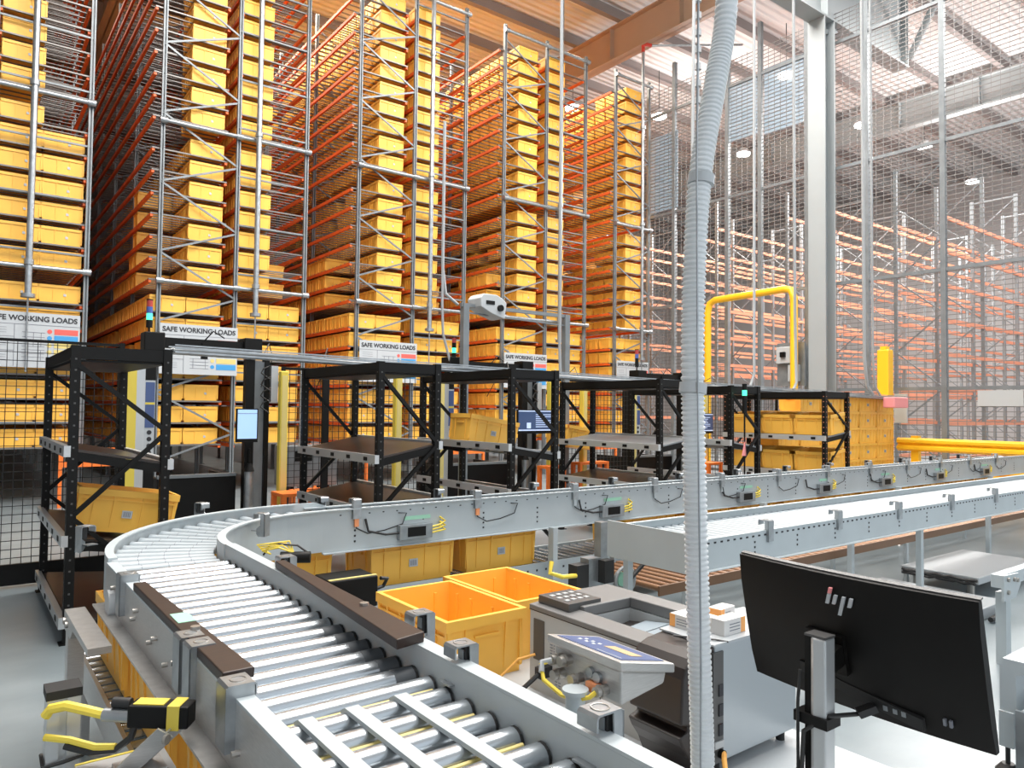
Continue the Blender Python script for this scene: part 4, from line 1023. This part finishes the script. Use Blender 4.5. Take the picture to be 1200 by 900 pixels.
# sensors cluster under the end plate
wl = thing('sensor_cluster', 'cluster of metal sensors with cable reel under the end plate', 'sensor', (3.0, 3.3, .3))
MB().box(2.86, 3.40, .42, 2.92, 3.46, .76).box(2.98, 3.40, .5, 3.06, 3.44, .74).box(2.72, 3.36, .36, 2.82, 3.44, .55).build('bracket_plates', M['galv'], wl)
for q in ((2.80, 3.30, .40, 2.88, 3.36, .54), (2.62, 3.36, .38, 2.72, 3.44, .52), (3.0, 3.36, .60, 3.05, 3.42, .74)): MB().box(*q).build('sensor_head', M['cable'], wl)
rg = MB()
for q in range(3): rg.path([(2.98 + (.085 - .012 * q) * math.cos(a * PI / 10), 3.30 + .015 * q, .40 + (.085 - .012 * q) * math.sin(a * PI / 10)) for a in range(21)], .01, 6)
rg.build('cable_coil', M['cablew'], wl)
MB().tube((2.98, 3.32, .40), (2.98, 3.36, .40), .045, 14).build('reel_hub', M['greentape'], wl)
MB().path([(2.86, 3.22, .30), (2.9, 3.2, .42), (3.05, 3.2, .52), (3.3, 3.25, .56), (3.6, 3.3, .55)], .014, 8).build('black_cable', M['cable'], wl)
MB().path([(2.45, 3.4, .56), (2.42, 3.38, .50), (2.5, 3.36, .47), (2.62, 3.37, .46)], .014, 8).build('yellow_cable', M['cabley'], wl)
MB().box(2.86, 3.42, -.12, 2.92, 3.46, .42).build('stand', M['galv'], wl)

wl.location.x += .45; wl.location.z += .12

# ------------------------------------------------------------------ bench with big totes, printers, terminal, monitor
DZ = 0.478
bench = thing('work_bench', 'white laminate work bench under the printers and monitor', 'table', (2, 1.8, 0))
MB().box(1.10, .30, DZ - .035, 2.40, 3.22, DZ).build('table_top', M['desk'], bench, bevel=.004)
for x in (1.2, 2.33):
    for y in (.4, 1.8, 3.1): MB().box(x - .025, y - .025, 0, x + .025, y + .025, DZ - .035).build('leg', M['frame'], bench)
def bigtote(x, y, lab):
    o = dup(TOTE, (x, y, DZ), (0, 0, PI / 2), lab, 'big totes on the bench'); o.scale = (1.02, 1.02, .94); return o
bigtote(1.785, 2.80, 'near empty yellow tote on the bench beside the brown guide bar')
bigtote(2.205, 2.89, 'far empty yellow tote on the bench, behind the printer')
# laser printer
pr = thing('laser_printer', 'pale grey laser printer with dark grey top on the bench', 'printer', (2.15, 2.0, DZ))
PX0, PX1, PY0, PY1, PZ = 1.885, 2.32, 1.66, 2.34, .812
tp = MB()
tp.prism([(PX0 - .004, PZ - .02), (PX0 - .004, PZ), (PX0 + .09, PZ + .006), (PX0 + .09, PZ - .02)], 'y', PY0 - .004, PY1 + .004)
tp.box(PX0 + .09, PY0 - .004, PZ - .02, PX1 + .004, PY0 + .06, PZ + .004).box(PX0 + .09, 2.12, PZ - .02, PX1 + .004, PY1 + .004, PZ + .02).box(PX1 - .09, PY0 + .06, PZ - .02, PX1 + .004, 2.12, PZ + .022)
tp.build('top_cover', M['printert'], pr, bevel=.004)
def slope(u, y):   # height of the tilted tray under (u, y)
    a = (y - (PY0 + .06)) / (2.12 - PY0 - .06); b = (u - PX0 - .09) / (PX1 - PX0 - .18)
    return PZ - .012 - .095 * max(0, a) * (1 - .35 * b)
def slab(u0, u1, v0, v1, top, bot, m, nm):
    q = [(u0, v0), (u1, v0), (u1, v1), (u0, v1)]
    MB().add([(a, b, slope(a, b) + top) for a, b in q] + [(a, b, slope(a, b) - bot) for a, b in q], [(0, 1, 2, 3), (7, 6, 5, 4), (4, 5, 1, 0), (5, 6, 2, 1), (6, 7, 3, 2), (7, 4, 0, 3)]).build(nm, M[m], pr)
slab(PX0 + .09, PX1 - .09, PY0 + .06, 2.12, 0, .012, 'lpblack', 'tray_well')
slab(PX0 + .10, PX1 - .095, 1.90, 2.03, .008, .0, 'tray', 'tray_panel')
slab(PX0 + .10, PX1 - .095, 1.75, 1.89, .008, .0, 'tray', 'tray_panel')
slab(PX0 + .10, PX1 - .095, PY0 + .065, 1.742, .006, .0, 'tray', 'tray_panel')
MB().box(PX0 - .003, PY0 - .003, PZ - .0225, PX0 + .05, PY1 + .003, PZ - .0175).box(PX0 + .05, PY0 - .003, PZ - .0225, PX1 + .003, PY0 + .03, PZ - .0175).build('dark_seam', M['lpblack'], pr)
cpn = MB().box(PX0 + .03, 2.14, PZ + .004, PX0 + .20, 2.325, PZ + .034).mark(1)
for a in range(4):
    for b in range(3): cpn.box(PX0 + .055 + .034 * a, 2.18 + .045 * b, PZ + .033, PX0 + .075 + .034 * a, 2.20 + .045 * b, PZ + .036)
cpn.build('control_panel', [M['printerd'], M['printer']], pr)
vt = MB().box(PX0, PY0, DZ, PX1, PY1, PZ - .12).box(PX0, PY0, PZ - .12, PX0 + .09, PY1, PZ - .022).box(PX1 - .09, PY0, PZ - .12, PX1, PY1, PZ - .022).box(PX0 + .09, PY0, PZ - .12, PX1 - .09, PY0 + .06, PZ - .022).box(PX0 + .09, 2.12, PZ - .12, PX1 - .09, PY1, PZ - .022).mark(1)
for q in range(9):
    for s_ in (0, .022, .044): vt.box(PX0 - .0015, 2.20 - s_, .70 - q * .011, PX0 + .001, 2.215 - s_, .704 - q * .011)
for q in range(5):
    for s_ in (0, .02): vt.box(PX0 - .0015, 2.17 - s_, .545 - q * .011, PX0 + .001, 2.183 - s_, .549 - q * .011)
vt.build('body', [M['printer'], M['greyink']], pr)
MB().box(PX0 - .003, 2.25, .60, PX0 + .001, 2.315, .76).build('port_strip', M['printerd'], pr)
MB().box(PX0 - .002, 1.93, DZ + .01, PX0 + .001, 1.935, .68).build('panel_seam', M['printerd'], pr)
MB().box(PX0 - .06, 2.20, .56, PX0, 2.235, .60).path([(PX0 - .06, 2.215, .575), (PX0 - .12, 2.22, .54), (PX0 - .2, 2.24, .50)], .009, 6).build('power_plug', M['cable'], pr)
MB().path([(PX0 - .005, 2.3, .62), (PX0 - .06, 2.34, .60), (PX0 - .12, 2.38, .53), (PX0 - .16, 2.40, DZ + .01)], .006, 6).build('data_cable', M['cableo'], pr)
# label printer
lp = thing('label_printer', 'large silver label printer with black front, cartons on top', 'printer', (2.1, 1.55, DZ))
LX0, LX1, LY0, LY1, LZ = 1.893, 2.34, 1.44, 1.655, .875
LP = MB().box(LX0, LY0, DZ + .035, LX1, LY1, LZ); LP.build('side_cabinet', M['lpside'], lp, bevel=.006)
MB().box(LX0 - .01, LY0 - .004, LZ - .002, LX1, LY1 + .0, LZ + .004).build('lid', M['desk'], lp)
for x in (LX0 + .04, LX1 - .05):
    for y in (LY0 + .03, LY1 - .04): MB().tube((x, y, DZ), (x, y, DZ + .036), .015, 12).build('foot', M['rubber'], lp)
fr = MB().prism([(LX0 - .150, LZ - .075), (LX0 - .138, LZ - .045), (LX0 - .112, LZ - .022), (LX0 - .075, LZ - .010), (LX0, LZ - .003), (LX0, DZ + .015), (LX0 - .085, DZ + .0), (LX0 - .095, DZ + .03), (LX0 - .120, DZ + .085), (LX0 - .150, DZ + .125), (LX0 - .165, DZ + .155), (LX0 - .125, DZ + .165), (LX0 - .125, DZ + .182), (LX0 - .158, DZ + .19)], 'y', LY0 + .0, LY1 - .005)
fr.build('front_cover', M['lpblack'], lp, bevel=.006)
MB().box(LX0 - .015, LY0 - .006, DZ + .04, LX0 + .035, LY0, LZ - .02).build('connector_panel', M['printerd'], lp)
for zz in (.72, .66, .60): MB().box(LX0 + .01, LY0 - .01, zz, LX0 + .03, LY0 - .005, zz + .035).build('port', M['hole'], lp)
MB().box(LX0 - .012, LY0 - .012, .565, LX0 + .032, LY0 - .005, .585).build('rating_label', M['whiteplastic'], lp)
MB().path([(LX0 + .02, LY0 - .02, .55), (LX0 - .02, LY0 - .05, .55), (LX0 - .05, LY0 - .08, .52), (LX0 - .03, LY0 - .12, DZ + .01)], .008, 8).build('orange_cable', M['cableo'], lp)
MB().tube((LX0 + .02, LY0 - .02, .545), (LX0 + .02, LY0 - .005, .545), .014, 10).build('cable_plug', M['black'], lp)
MB().path([(LX0 - .04, LY0 + .13, LZ + .006), (LX0 + .03, LY0 + .02, LZ + .008), (LX0 + .06, LY0 - .005, LZ + .002)], .003, 5).build('stay_wire', M['cable'], lp)
# cartons on top
def carton(x, y, z, w, d, h, rz, lab, e=-1):
    t = thing('small_carton', lab, 'box', (0, 0, 0), 'small cartons on the label printer')
    MB().box(-w / 2, -d / 2, 0, w / 2, d / 2, h).build('box', M['cardbox'], t, local=True, bevel=.001)
    MB().box(e * (w / 2 + .0007), -d / 2 - .0007, .001, e * (w / 2 - .022), d / 2 + .0007, h - .001).build('orange_end', M['cardor'], t, local=True)
    pr_ = MB()
    for q in range(3): pr_.box(-w / 2 + .028, -d / 2 - .0006, h * (.25 + .2 * q), w / 2 - .028, -d / 2, h * (.31 + .2 * q))
    pr_.build('print', M['greyink'], t, local=True)
    t.location = (x, y, z); t.rotation_euler = (0, 0, rz); return t
carton(1.985, 1.595, LZ + .004, .12, .10, .043, -PI / 2, 'white carton with orange end lying on the label printer, left of the hose')
carton(2.035, 1.495, LZ + .004, .11, .05, .05, 0.0, 'white carton with orange end on the label printer, right of the hose', 1)
carton(2.14, 1.60, LZ + .004, .09, .05, .045, 0.1, 'small white carton at the back of the label printer')

# stainless weighing terminal on its pole
tm = thing('weighing_terminal', 'stainless weighing terminal with blue keypad on short pole', 'terminal', (1.30, 1.30, .83))
tx, ty0, ty1, tz = 1.2, 1.165, 1.425, 1.038
ang = math.radians(12); ca, sa = math.cos(ang), math.sin(ang); W_ = .185
def TP(u, v, w): return (tx + u * ca - w * sa * -1 * 0 + w * 0, v, tz - u * sa + w)
lid = MB(); th = .022
lid.add([TP(0, ty0, 0), TP(W_, ty0, 0), TP(W_, ty1, 0), TP(0, ty1, 0), TP(0, ty0, -th), TP(W_, ty0, -th), TP(W_, ty1, -th), TP(0, ty1, -th)],
        [(0, 1, 2, 3), (7, 6, 5, 4), (4, 5, 1, 0), (5, 6, 2, 1), (6, 7, 3, 2), (7, 4, 0, 3)]); lid.build('lid', M['stain'], tm, bevel=.004)
bx = MB(); i = .014
bx.add([TP(i, ty0 + i, -th), TP(W_ - i, ty0 + i, -th), TP(W_ - i, ty1 - i, -th), TP(i, ty1 - i, -th),
        (tx + i, ty0 + i, tz - .105), (tx + W_ * .86, ty0 + i, tz - .085), (tx + W_ * .86, ty1 - i, tz - .085), (tx + i, ty1 - i, tz - .105)],
       [(0, 1, 2, 3), (7, 6, 5, 4), (4, 5, 1, 0), (5, 6, 2, 1), (6, 7, 3, 2), (7, 4, 0, 3)]); bx.build('case', M['stain'], tm, bevel=.006)
def flat(u0, u1, v0, v1, w0, w1, nm, m, par):
    b = MB(); b.add([TP(u0, v0, w1), TP(u1, v0, w1), TP(u1, v1, w1), TP(u0, v1, w1), TP(u0, v0, w0), TP(u1, v0, w0), TP(u1, v1, w0), TP(u0, v1, w0)],
          [(0, 1, 2, 3), (7, 6, 5, 4), (4, 5, 1, 0), (5, 6, 2, 1), (6, 7, 3, 2), (7, 4, 0, 3)]); return b.build(nm, m, par)
kp = flat(.02, W_ - .018, ty0 + .02, ty1 - .02, 0, .0015, 'keypad', M['keypad'], tm)
flat(.085, .125, ty0 + .05, ty0 + .14, .0015, .0025, 'display', M['lcd'], kp)
flat(.03, .034, ty0 + .03, ty0 + .11, .0015, .002, 'white_stripe', M['white'], kp)
dts = MB()
for q in range(3):
    for s_ in range(2): dts.cbox(TP(.07 + .022 * s_, ty1 - .05 - .024 * q, .0018), (.009, .010, .001))
dts.build('key_marks', M['white'], kp)
gl = MB(); gy = [ty1 - .045, ty1 - .075, ty1 - .115, ty1 - .05, ty0 + .06]; gz = [tz - .050, tz - .046, tz - .078, tz - .085, tz - .08]
for yy, zz in zip(gy, gz): MB().tube((tx - .022, yy, zz), (tx + .016, yy, zz), .012, 12).tube((tx - .01, yy, zz), (tx - .004, yy, zz), .0155, 6).build('cable_gland', M['bolt'], tm, smooth=True)
for yy, zz in ((ty1 - .15, tz - .055), (ty1 - .175, tz - .06)): MB().tube((tx + .004, yy, zz), (tx + .018, yy, zz), .0125, 14).build('blank_plug', M['galv'], tm, smooth=True)
MB().path([(tx - .02, ty1 - .045, tz - .05), (tx - .05, ty1 - .04, tz - .056), (tx - .058, ty1 - .06, tz - .085), (tx - .045, ty1 - .11, tz - .108), (tx - .04, ty1 - .15, tz - .108), (tx - .03, ty0 + .07, tz - .092), (tx - .02, ty0 + .06, tz - .08)], .0055, 8).build('yellow_cable', M['cabley'], tm, smooth=True)
MB().path([(tx - .022, ty1 - .045, tz - .05), (tx - .046, ty1 - .038, tz - .052), (tx - .056, ty1 - .05, tz - .07)], .0075, 8).build('white_plug', M['cablew'], tm, smooth=True)
MB().box(tx - .006, ty0 + .072, tz - .092, tx + .01, ty0 + .11, tz - .072).build('copper_tag', M['orangetag'], tm)
MB().tube((1.163, 1.275, DZ), (1.163, 1.275, .945), .023, 16).tube((1.163, 1.275, .945), (1.163, 1.275, .955), .031, 16).box(1.163, 1.25, .935, 1.30, 1.30, .945).build('pole', M['frame'], tm, smooth=True)

# monitor, its stand, mouse
MC = Vector((1.7795, .949, 1.031)); MR = Matrix.Rotation(math.radians(-92.19), 4, 'Z') @ Matrix.Rotation(math.radians(13.1), 4, 'X')
# local axes: x along width, z up, -y... choose the side facing the camera
mo = thing('computer_monitor', 'large black monitor seen from behind on a silver pole', 'monitor', (1.70, .97, DZ))
T = Matrix.Translation(MC) @ MR
MW, MH = .61, .348
side = 1 if (MR @ Vector((0, 1, 0))).x < 0 else -1     # local +y towards -x (camera side)
b = MB(); n = 16; th0, th1 = .008, .026
vs = []
for k in range(n + 1):
    u = -1 + 2 * k / n; x = MW / 2 * u; bow = -side * .012 * (u * u)          # gently curved panel
    th = th1 * (1 - u * u * .45)
    vs += [(x, bow - side * .010, -MH / 2), (x, bow + side * th * .35, -MH / 2), (x, bow + side * th * .9, -MH * .30), (x, bow + side * th, 0), (x, bow + side * th * .9, MH * .30), (x, bow + side * th * .3, MH / 2), (x, bow - side * .010, MH / 2)]
fs = [(7 * k + i, 7 * k + (i + 1) % 7, 7 * k + 7 + (i + 1) % 7, 7 * k + 7 + i) for k in range(n) for i in range(7)] + [tuple(range(7)), tuple(7 * n + i for i in range(6, -1, -1))]
b.add(vs, fs); b.xf(T); b.build('housing', M['monitor'], mo, smooth=True)
def lm(bm_): return bm_.xf(T)
yb = side * .0255
MB_ = MB()
bz = MB()
for k in range(n):
    u0, u1 = -1 + 2 * k / n, -1 + 2 * (k + 1) / n
    bz.bar((MW / 2 * u0, -side * .012 * u0 * u0 - side * .011, MH / 2 + .001), (MW / 2 * u1, -side * .012 * u1 * u1 - side * .011, MH / 2 + .001), .014, .004)
lm(bz).build('silver_bezel', M['printerd'], mo)
sc_ = MB(); vs = []
for k in range(n + 1):
    u = -1 + 2 * k / n; x = (MW / 2 - .008) * u; y = -side * .012 * u * u - side * .0112
    vs += [(x, y, -MH / 2 + .01), (x, y, MH / 2 - .008), (x, y - side * .002, MH / 2 - .008), (x, y - side * .002, -MH / 2 + .01)]
sc_.add(vs, [(4 * k + i, 4 * k + (i + 1) % 4, 4 * k + 4 + (i + 1) % 4, 4 * k + 4 + i) for k in range(n) for i in range(4)])
lm(sc_).build('display', M['screen_dark'], mo)
# emblem of slanted bars: positions along x from the viewer's left (viewer sees local -x? resolved by sign)
sgn = 1 if (MR @ Vector((1, 0, 0))).y < 0 else -1    # local +x points to viewer's right when y decreases
em = MB(); emr = MB()
def slash(bm_, cx, z0, z1, w=.0085, lean=.34):
    y0, y1 = yb - side * .004, yb + side * .0012
    pts = [(cx - w / 2 + lean * z0, z0), (cx + w / 2 + lean * z0, z0), (cx + w / 2 + lean * z1, z1), (cx - w / 2 + lean * z1, z1)]
    bm_.prism([(sgn * p[0], p[1] + .118) for p in pts], 'y', y0, y1)
E0 = -.030
slash(emr, E0 + .003, .016, .031); slash(em, E0 + .003, -.012, .014); slash(em, E0 + .020, -.010, .014); slash(em, E0 + .041, -.036, .014); slash(em, E0 + .060, -.010, .014)
lm(em).build('emblem', M['white'], mo); lm(emr).build('emblem_top', M['pink'], mo)
cav = MB().prism([(sgn * -.135, -.075), (sgn * .17, -.128), (sgn * .17, -.158), (sgn * -.135, -.105)], 'y', yb - side * .012, yb - side * .0015 + side * .001)
lm(cav).build('port_recess', M['rubber'], mo)
prt = MB()
for q, xx in enumerate((.085, .108, .128)): prt.box(sgn * xx - .005, yb - side * .004, -.135, sgn * xx + .005, yb + side * .0015, -.123)
lm(prt).build('port_sockets', M['galvp'], mo)
lk = MB()
for xx in (.215, .228): lk.box(sgn * xx - .003, yb - side * .014, -.128, sgn * xx + .003, yb - side * .0075, -.112)
lm(lk).build('vent_slots', M['greyink'], mo)
vm = MB().box(-.05, yb - side * .003, -.05, .05, yb + side * .012, .05)
vm.xf(Matrix.Translation((sgn * -.045, 0, -.02))); lm(vm).build('mount_plate', M['monitor'], mo)
PXc, PYc = 1.672, .968
pol = MB().prism([(PXc - .022, PYc - .028), (PXc + .022, PYc - .028), (PXc + .026, PYc), (PXc + .022, PYc + .010), (PXc - .022, PYc + .010), (PXc - .026, PYc)], 'z', DZ + .012, 1.062)
pol.build('pole', M['alu'], mo, smooth=False, bevel=.004)
MB().box(PXc - .020, PYc + .010, DZ + .012, PXc + .020, PYc + .026, 1.062).build('pole_channel', M['monitor'], mo)
MB().box(PXc - .022, PYc - .028, 1.0625, PXc + .022, PYc + .026, 1.068).build('pole_cap', M['printerd'], mo)
MB().bar((PXc + .02, PYc, 1.0), (1.765, .975, 1.01), .05, .05).build('mounting_arm', M['monitor'], mo)
MB().box(PXc - .03, PYc - .036, .855, PXc + .03, PYc + .05, .88).build('cable_clip', M['black'], mo)
MB().box(PXc - .10, PYc - .14, DZ, PXc + .12, PYc + .14, DZ + .012).build('base_foot', M['printerd'], mo, bevel=.004)
pp_ = T @ Vector((sgn * .062, yb + side * .004, -.132))
MB().path([pp_, pp_ + Vector((-.03, .03, -.02)), (PXc - .012, PYc - .03, .885), (PXc - .035, PYc + .02, .84), (PXc - .032, PYc + .03, .70), (PXc - .03, PYc + .04, DZ + .02)], .0055, 8).path([(PXc - .03, PYc + .032, .98), (PXc - .034, PYc + .036, .9), (PXc - .035, PYc + .035, .75), (PXc - .05, PYc + .07, DZ + .02)], .004, 6).build('video_cable', M['cable'], mo, smooth=True)
MB().bar(pp_ - Vector((0, 0, 0)), pp_ + Vector((-.028, .028, -.018)), .03, .016).build('cable_plug', M['cable'], mo)
ms = thing('computer_mouse', 'grey computer mouse on the bench left of the monitor pole', 'mouse', (1.70, 1.10, DZ))
mm = bpy.data.meshes.new('shell'); bmm = bmesh.new(); bmesh.ops.create_uvsphere(bmm, u_segments=20, v_segments=12, radius=1)
for v in bmm.verts: v.co = Vector((v.co.x * .058, v.co.y * .034, max(v.co.z, -.25) * .03 + .0075))
bmm.to_mesh(mm); bmm.free(); mm.materials.append(M['printer']); mm.polygons.foreach_set('use_smooth', [True] * len(mm.polygons))
sh = bpy.data.objects.new('shell', mm); COL.objects.link(sh); sh.parent = ms
MB().box(1.655, 1.098, DZ + .02, 1.68, 1.104, DZ + .036).build('scroll_wheel', M['cable'], ms)
MB().path([(1.64, 1.10, DZ + .01), (1.60, 1.12, DZ + .006), (1.56, 1.10, DZ + .006), (1.58, 1.05, DZ + .006)], .003, 5).build('cord', M['cable'], ms)

# ------------------------------------------------------------------ corrugated hose and hanging rods
hs = thing('corrugated_hose', 'pale grey corrugated flexible hose hanging from above to the bench', 'hose', (1.46, 1.15, DZ))
ctl = [(1.46, 1.15, DZ), (1.465, 1.15, .75), (1.445, 1.15, 1.15), (1.425, 1.15, 1.66), (1.43, 1.15, 1.95), (1.455, 1.15, 2.20), (1.51, 1.15, 2.43), (1.556, 1.15, 2.66), (1.575, 1.15, 3.2), (1.58, 1.15, 4.5)]
def cr(P, n):
    out = []; P = [Vector(p) for p in P]
    for i in range(len(P) - 1):
        p0, p1, p2, p3 = P[max(i - 1, 0)], P[i], P[i + 1], P[min(i + 2, len(P) - 1)]
        m = max(2, int((p2 - p1).length / n))
        for k in range(m):
            t = k / m; out.append(.5 * ((2 * p1) + (p2 - p0) * t + (2 * p0 - 5 * p1 + 4 * p2 - p3) * t * t + (3 * p1 - p0 - 3 * p2 + p3) * t ** 3))
    return out + [P[-1]]
hpz = cr(ctl, .0032)
MB().path(hpz, .028, 20, radii=[.0265 + .0022 * (1 if k % 4 in (1, 2) else -.6) for k in range(len(hpz))]).build('hose', M['hose'], hs, smooth=True)
for z, x in ((2.17, 1.452), (1.655, 1.424)):
    MB().tube((x, 1.15, z - .012), (x + .003, 1.15, z + .012), .033, 20).build('clamp', M['whiteplastic'], hs, smooth=True)
dr = MB().path([(1.405, 1.12, 2.66), (1.40, 1.12, 2.2), (1.405, 1.12, 1.7), (1.42, 1.12, 1.0), (1.42, 1.12, DZ)], .0025, 5); dr.build('guide_wire', M['galv'], hs)
ch = thing('hanging_chain', 'thin white rod with beaded chain hanging left of the hose', 'chain', (8.8, 7, 2.1))
b = MB().tube((8.62, 7, 2.1), (8.72, 7, 12.2), .025, 8)
b.build('rod', M['cablew'], ch); b = MB(); z = 4.4
while z < 12: b.tube((8.78, 7, z), (8.78, 7, z + .1), .05, 6); b.tube((8.78, 7, z + .1), (8.78, 7, z + .26), .02, 6); z += .26
b.build('beads', M['cablew'], ch)
def drop(pts, r, lab): tag(MB().path(pts, r, 8).build('hanging_conduit', M['cablew'], smooth=True), lab, 'conduit', 'white hanging conduits')
drop([(11.15, 6.9, 12.2), (11.20, 6.9, 3.2), (11.24, 6.9, 2.1), (11.15, 6.9, 1.97)], .024, 'white conduit hanging through the yellow hoop to the cable tray')
drop([(10.05, 6.9, 12.2), (10.05, 6.9, 2.2), (9.95, 6.9, 2.0)], .022, 'thin white conduit hanging just right of the hose')
drop([(13.45, 6.9, 12.2), (13.5, 6.9, 2.6), (13.6, 6.9, 2.1), (13.8, 6.9, 1.95)], .032, 'thick white conduit hanging right of the column')
drop([(13.78, 6.9, 12.2), (13.82, 6.9, 2.6), (13.9, 6.9, 2.1), (14.1, 6.9, 1.93)], .022, 'thinner white conduit beside the thick one right of the column')
drop([(5.95, 6.9, 12.2), (5.98, 6.9, 2.4), (6.0, 6.9, 2.02)], .018, 'thin white conduit hanging before the fourth rack')
tag(MB().box(13.95, 6.56, 1.70, 14.5, 6.785, 1.90).build('warning_lamp_box', M['pink'], bevel=.02), 'pinkish red lamp box beside the yellow post above stacked totes', 'lamp')

# ------------------------------------------------------------------ right-hand floor items
pf_ = thing('platform_scale', 'low white floor platform at right with black cable harness on its edge', 'platform', (7.5, 2.95, 0))
MB().box(7.0, 2.6, .14, 8.35, 3.25, .20).build('deck', M['desk'], pf_, bevel=.006)
for x in (7.1, 8.25):
    for y in (2.7, 3.15): MB().tube((x, y, 0), (x, y, .14), .03, 10).build('foot', M['bolt'], pf_)
hz = MB()
for s_ in range(4): hz.path([(6.95, 3.2 - .1 * k + .015 * math.sin(k * 2 + s_), .165 + .02 * math.sin(k * 1.4 + s_ * 2)) for k in range(7)], .014, 6)
hz.build('cable_harness', M['cable'], pf_)
pl2 = thing('floor_plate', 'flat white floor plate in two halves in front of the low platform', 'platform', (6.8, 2.8, 0))
MB().box(6.2, 2.35, .0, 6.85, 3.35, .09).build('half', M['desk'], pl2, bevel=.005); MB().box(5.55, 2.35, .0, 6.19, 3.35, .09).build('half', M['desk'], pl2, bevel=.005)
MB().tube((6.35, 2.28, .03), (6.75, 2.3, .03), .02, 8).build('edge_cable', M['cable'], pl2)
sg = thing('support_frame', 'galvanised support leg with gusset plate and side arm at right edge', 'support', (5.4, 1.87, 0))
MB().box(5.37, 1.84, 0, 5.45, 1.90, .46).build('leg', M['frame'], sg)
MB().prism([(5.30, .42), (5.30, .58), (5.55, .57), (5.58, .50), (5.50, .42)], 'y', 1.825, 1.84).build('gusset', M['frame'], sg)
MB().box(5.3, 1.84, .50, 7.4, 1.90, .58).build('arm', M['frame'], sg)
for x, z in ((5.36, .55), (5.36, .47), (5.46, .54), (5.51, .53)): MB().tube((x, 1.812, z), (x, 1.826, z), .014, 8).build('bolt', M['bolt'], sg)
ce = thing('conveyor_section', 'white conveyor end section with levelling foot cut off by right edge', 'conveyor', (3.1, .95, 0))
MB().prism([(.98, .57), (1.03, .57), (1.03, .72), (1.02, .75), (.86, .75), (.86, .735), (.98, .70)], 'x', 2.94, 5.2).build('side_channel', M['frame'], ce)
MB().box(2.90, .40, .555, 5.2, .96, .575).build('bed_plate', M['desk'], ce)
MB().box(2.885, .80, .40, 2.90, .965, .60).build('end_bracket', M['galv'], ce)
MB().box(2.92, .80, .60, 3.08, .92, .64).build('blue_marker_plate', M['white'], ce); MB().tube((2.96, .86, .64), (2.96, .86, .645), .03, 14).build('blue_dot', M['blue'], ce)
for y, z in ((.90, .54), (.90, .46)): MB().tube((2.872, y, z), (2.886, y, z), .013, 8).build('bolt', M['bolt'], ce)
MB().box(2.93, .985, 0.45, 2.97, 1.03, .57).build('foot_block', M['frame'], ce)
MB().tube((2.95, 1.01, .39), (2.95, 1.01, .45), .008, 8).tube((2.95, 1.01, .365), (2.95, 1.01, .39), .04, 14, .02).build('levelling_foot', M['cable'], ce)
MB().box(2.91, .82, 0, 2.97, .90, .40).build('leg', M['frame'], ce)
for x in (3.9, 5.0): MB().box(x, .82, 0, x + .06, .90, .556).build('leg', M['frame'], ce); MB().box(x, .46, 0, x + .06, .54, .556).build('leg', M['frame'], ce)
MB().box(2.93, .985, 0, 2.97, 1.025, .366).build('floor_leg', M['frame'], ce)

# ------------------------------------------------------------------ light
w = bpy.data.worlds.new('daylight'); S.world = w; w.use_nodes = True
bg = w.node_tree.nodes['Background']; bg.inputs['Color'].default_value = (0.86, 0.93, 1.0, 1); bg.inputs['Strength'].default_value = 1.2
def area(x, y, z, sx, sy, power, col=(1, .97, .93), rot=(0, 0, 0)):
    l = bpy.data.lights.new('high_bay', 'AREA'); l.shape = 'RECTANGLE'; l.size = sx; l.size_y = sy; l.energy = power; l.color = col
    o = bpy.data.objects.new('high_bay_glow', l); COL.objects.link(o); o.location = (x, y, z); o.rotation_euler = rot
area(2.5, 2.0, 11.0, 5, 3, 750); area(8, 3.0, 11.0, 6, 3, 500); area(3.5, 8.0, 11.5, 7, 3, 1150, (1, .95, .90)); area(11, 8.6, 11.5, 6, 3, 1150, (1, .95, .90))
area(19, 4, 11.2, 4, 5, 900); area(24, 9, 11.2, 8, 6, 3200); area(23, 16, 11.2, 8, 4, 2600)
for x in (5.9, 9.6, 13.35): area(x, 18.5, 11.6, .7, 8, 450, (1, .9, .75))
area(2.0, 18.5, 11.6, .7, 8, 60, (1, .9, .75))

def fill_point(x, y, z, p):  # added fill points with no fixture, to brighten the ceiling and upper racks
    l = bpy.data.lights.new('ceiling_fill', 'POINT'); l.energy = p; l.shadow_soft_size = .35; l.color = (1, .97, .94)
    o = bpy.data.objects.new('ceiling_fill', l); COL.objects.link(o); o.location = (x, y, z)
fill_point(3.5, 9.5, 11.2, 260); fill_point(10, 9.0, 11.2, 300); fill_point(20, 4.5, 10.6, 500); fill_point(26.5, 10, 10.6, 650); fill_point(20, 15.5, 10.6, 500); fill_point(31, 5, 10.6, 500)

# ------------------------------------------------------------------ camera
cam = bpy.data.cameras.new('camera'); co = bpy.data.objects.new('camera', cam); COL.objects.link(co)
yaw, pitch, roll = math.radians(37.23), math.radians(1.948), math.radians(.634)
F = Vector((math.sin(yaw) * math.cos(pitch), math.cos(yaw) * math.cos(pitch), math.sin(pitch)))
R0 = Vector((math.cos(yaw), -math.sin(yaw), 0)); U0 = R0.cross(F)
R1 = R0 * math.cos(roll) + U0 * math.sin(roll); U1 = U0 * math.cos(roll) - R0 * math.sin(roll)
mx = Matrix((R1, U1, -F)).transposed().to_4x4(); mx.translation = (0, 0, 1.6); co.matrix_world = mx
cam.sensor_width = 36; cam.lens = 859 / 1200 * 36; cam.clip_start = 0.05; cam.clip_end = 200
S.camera = co
vs_ = S.view_settings; vs_.view_transform = 'Standard'; vs_.look = 'None'; vs_.gamma = 1; vs_.use_curve_mapping = False; vs_.exposure = 0.08
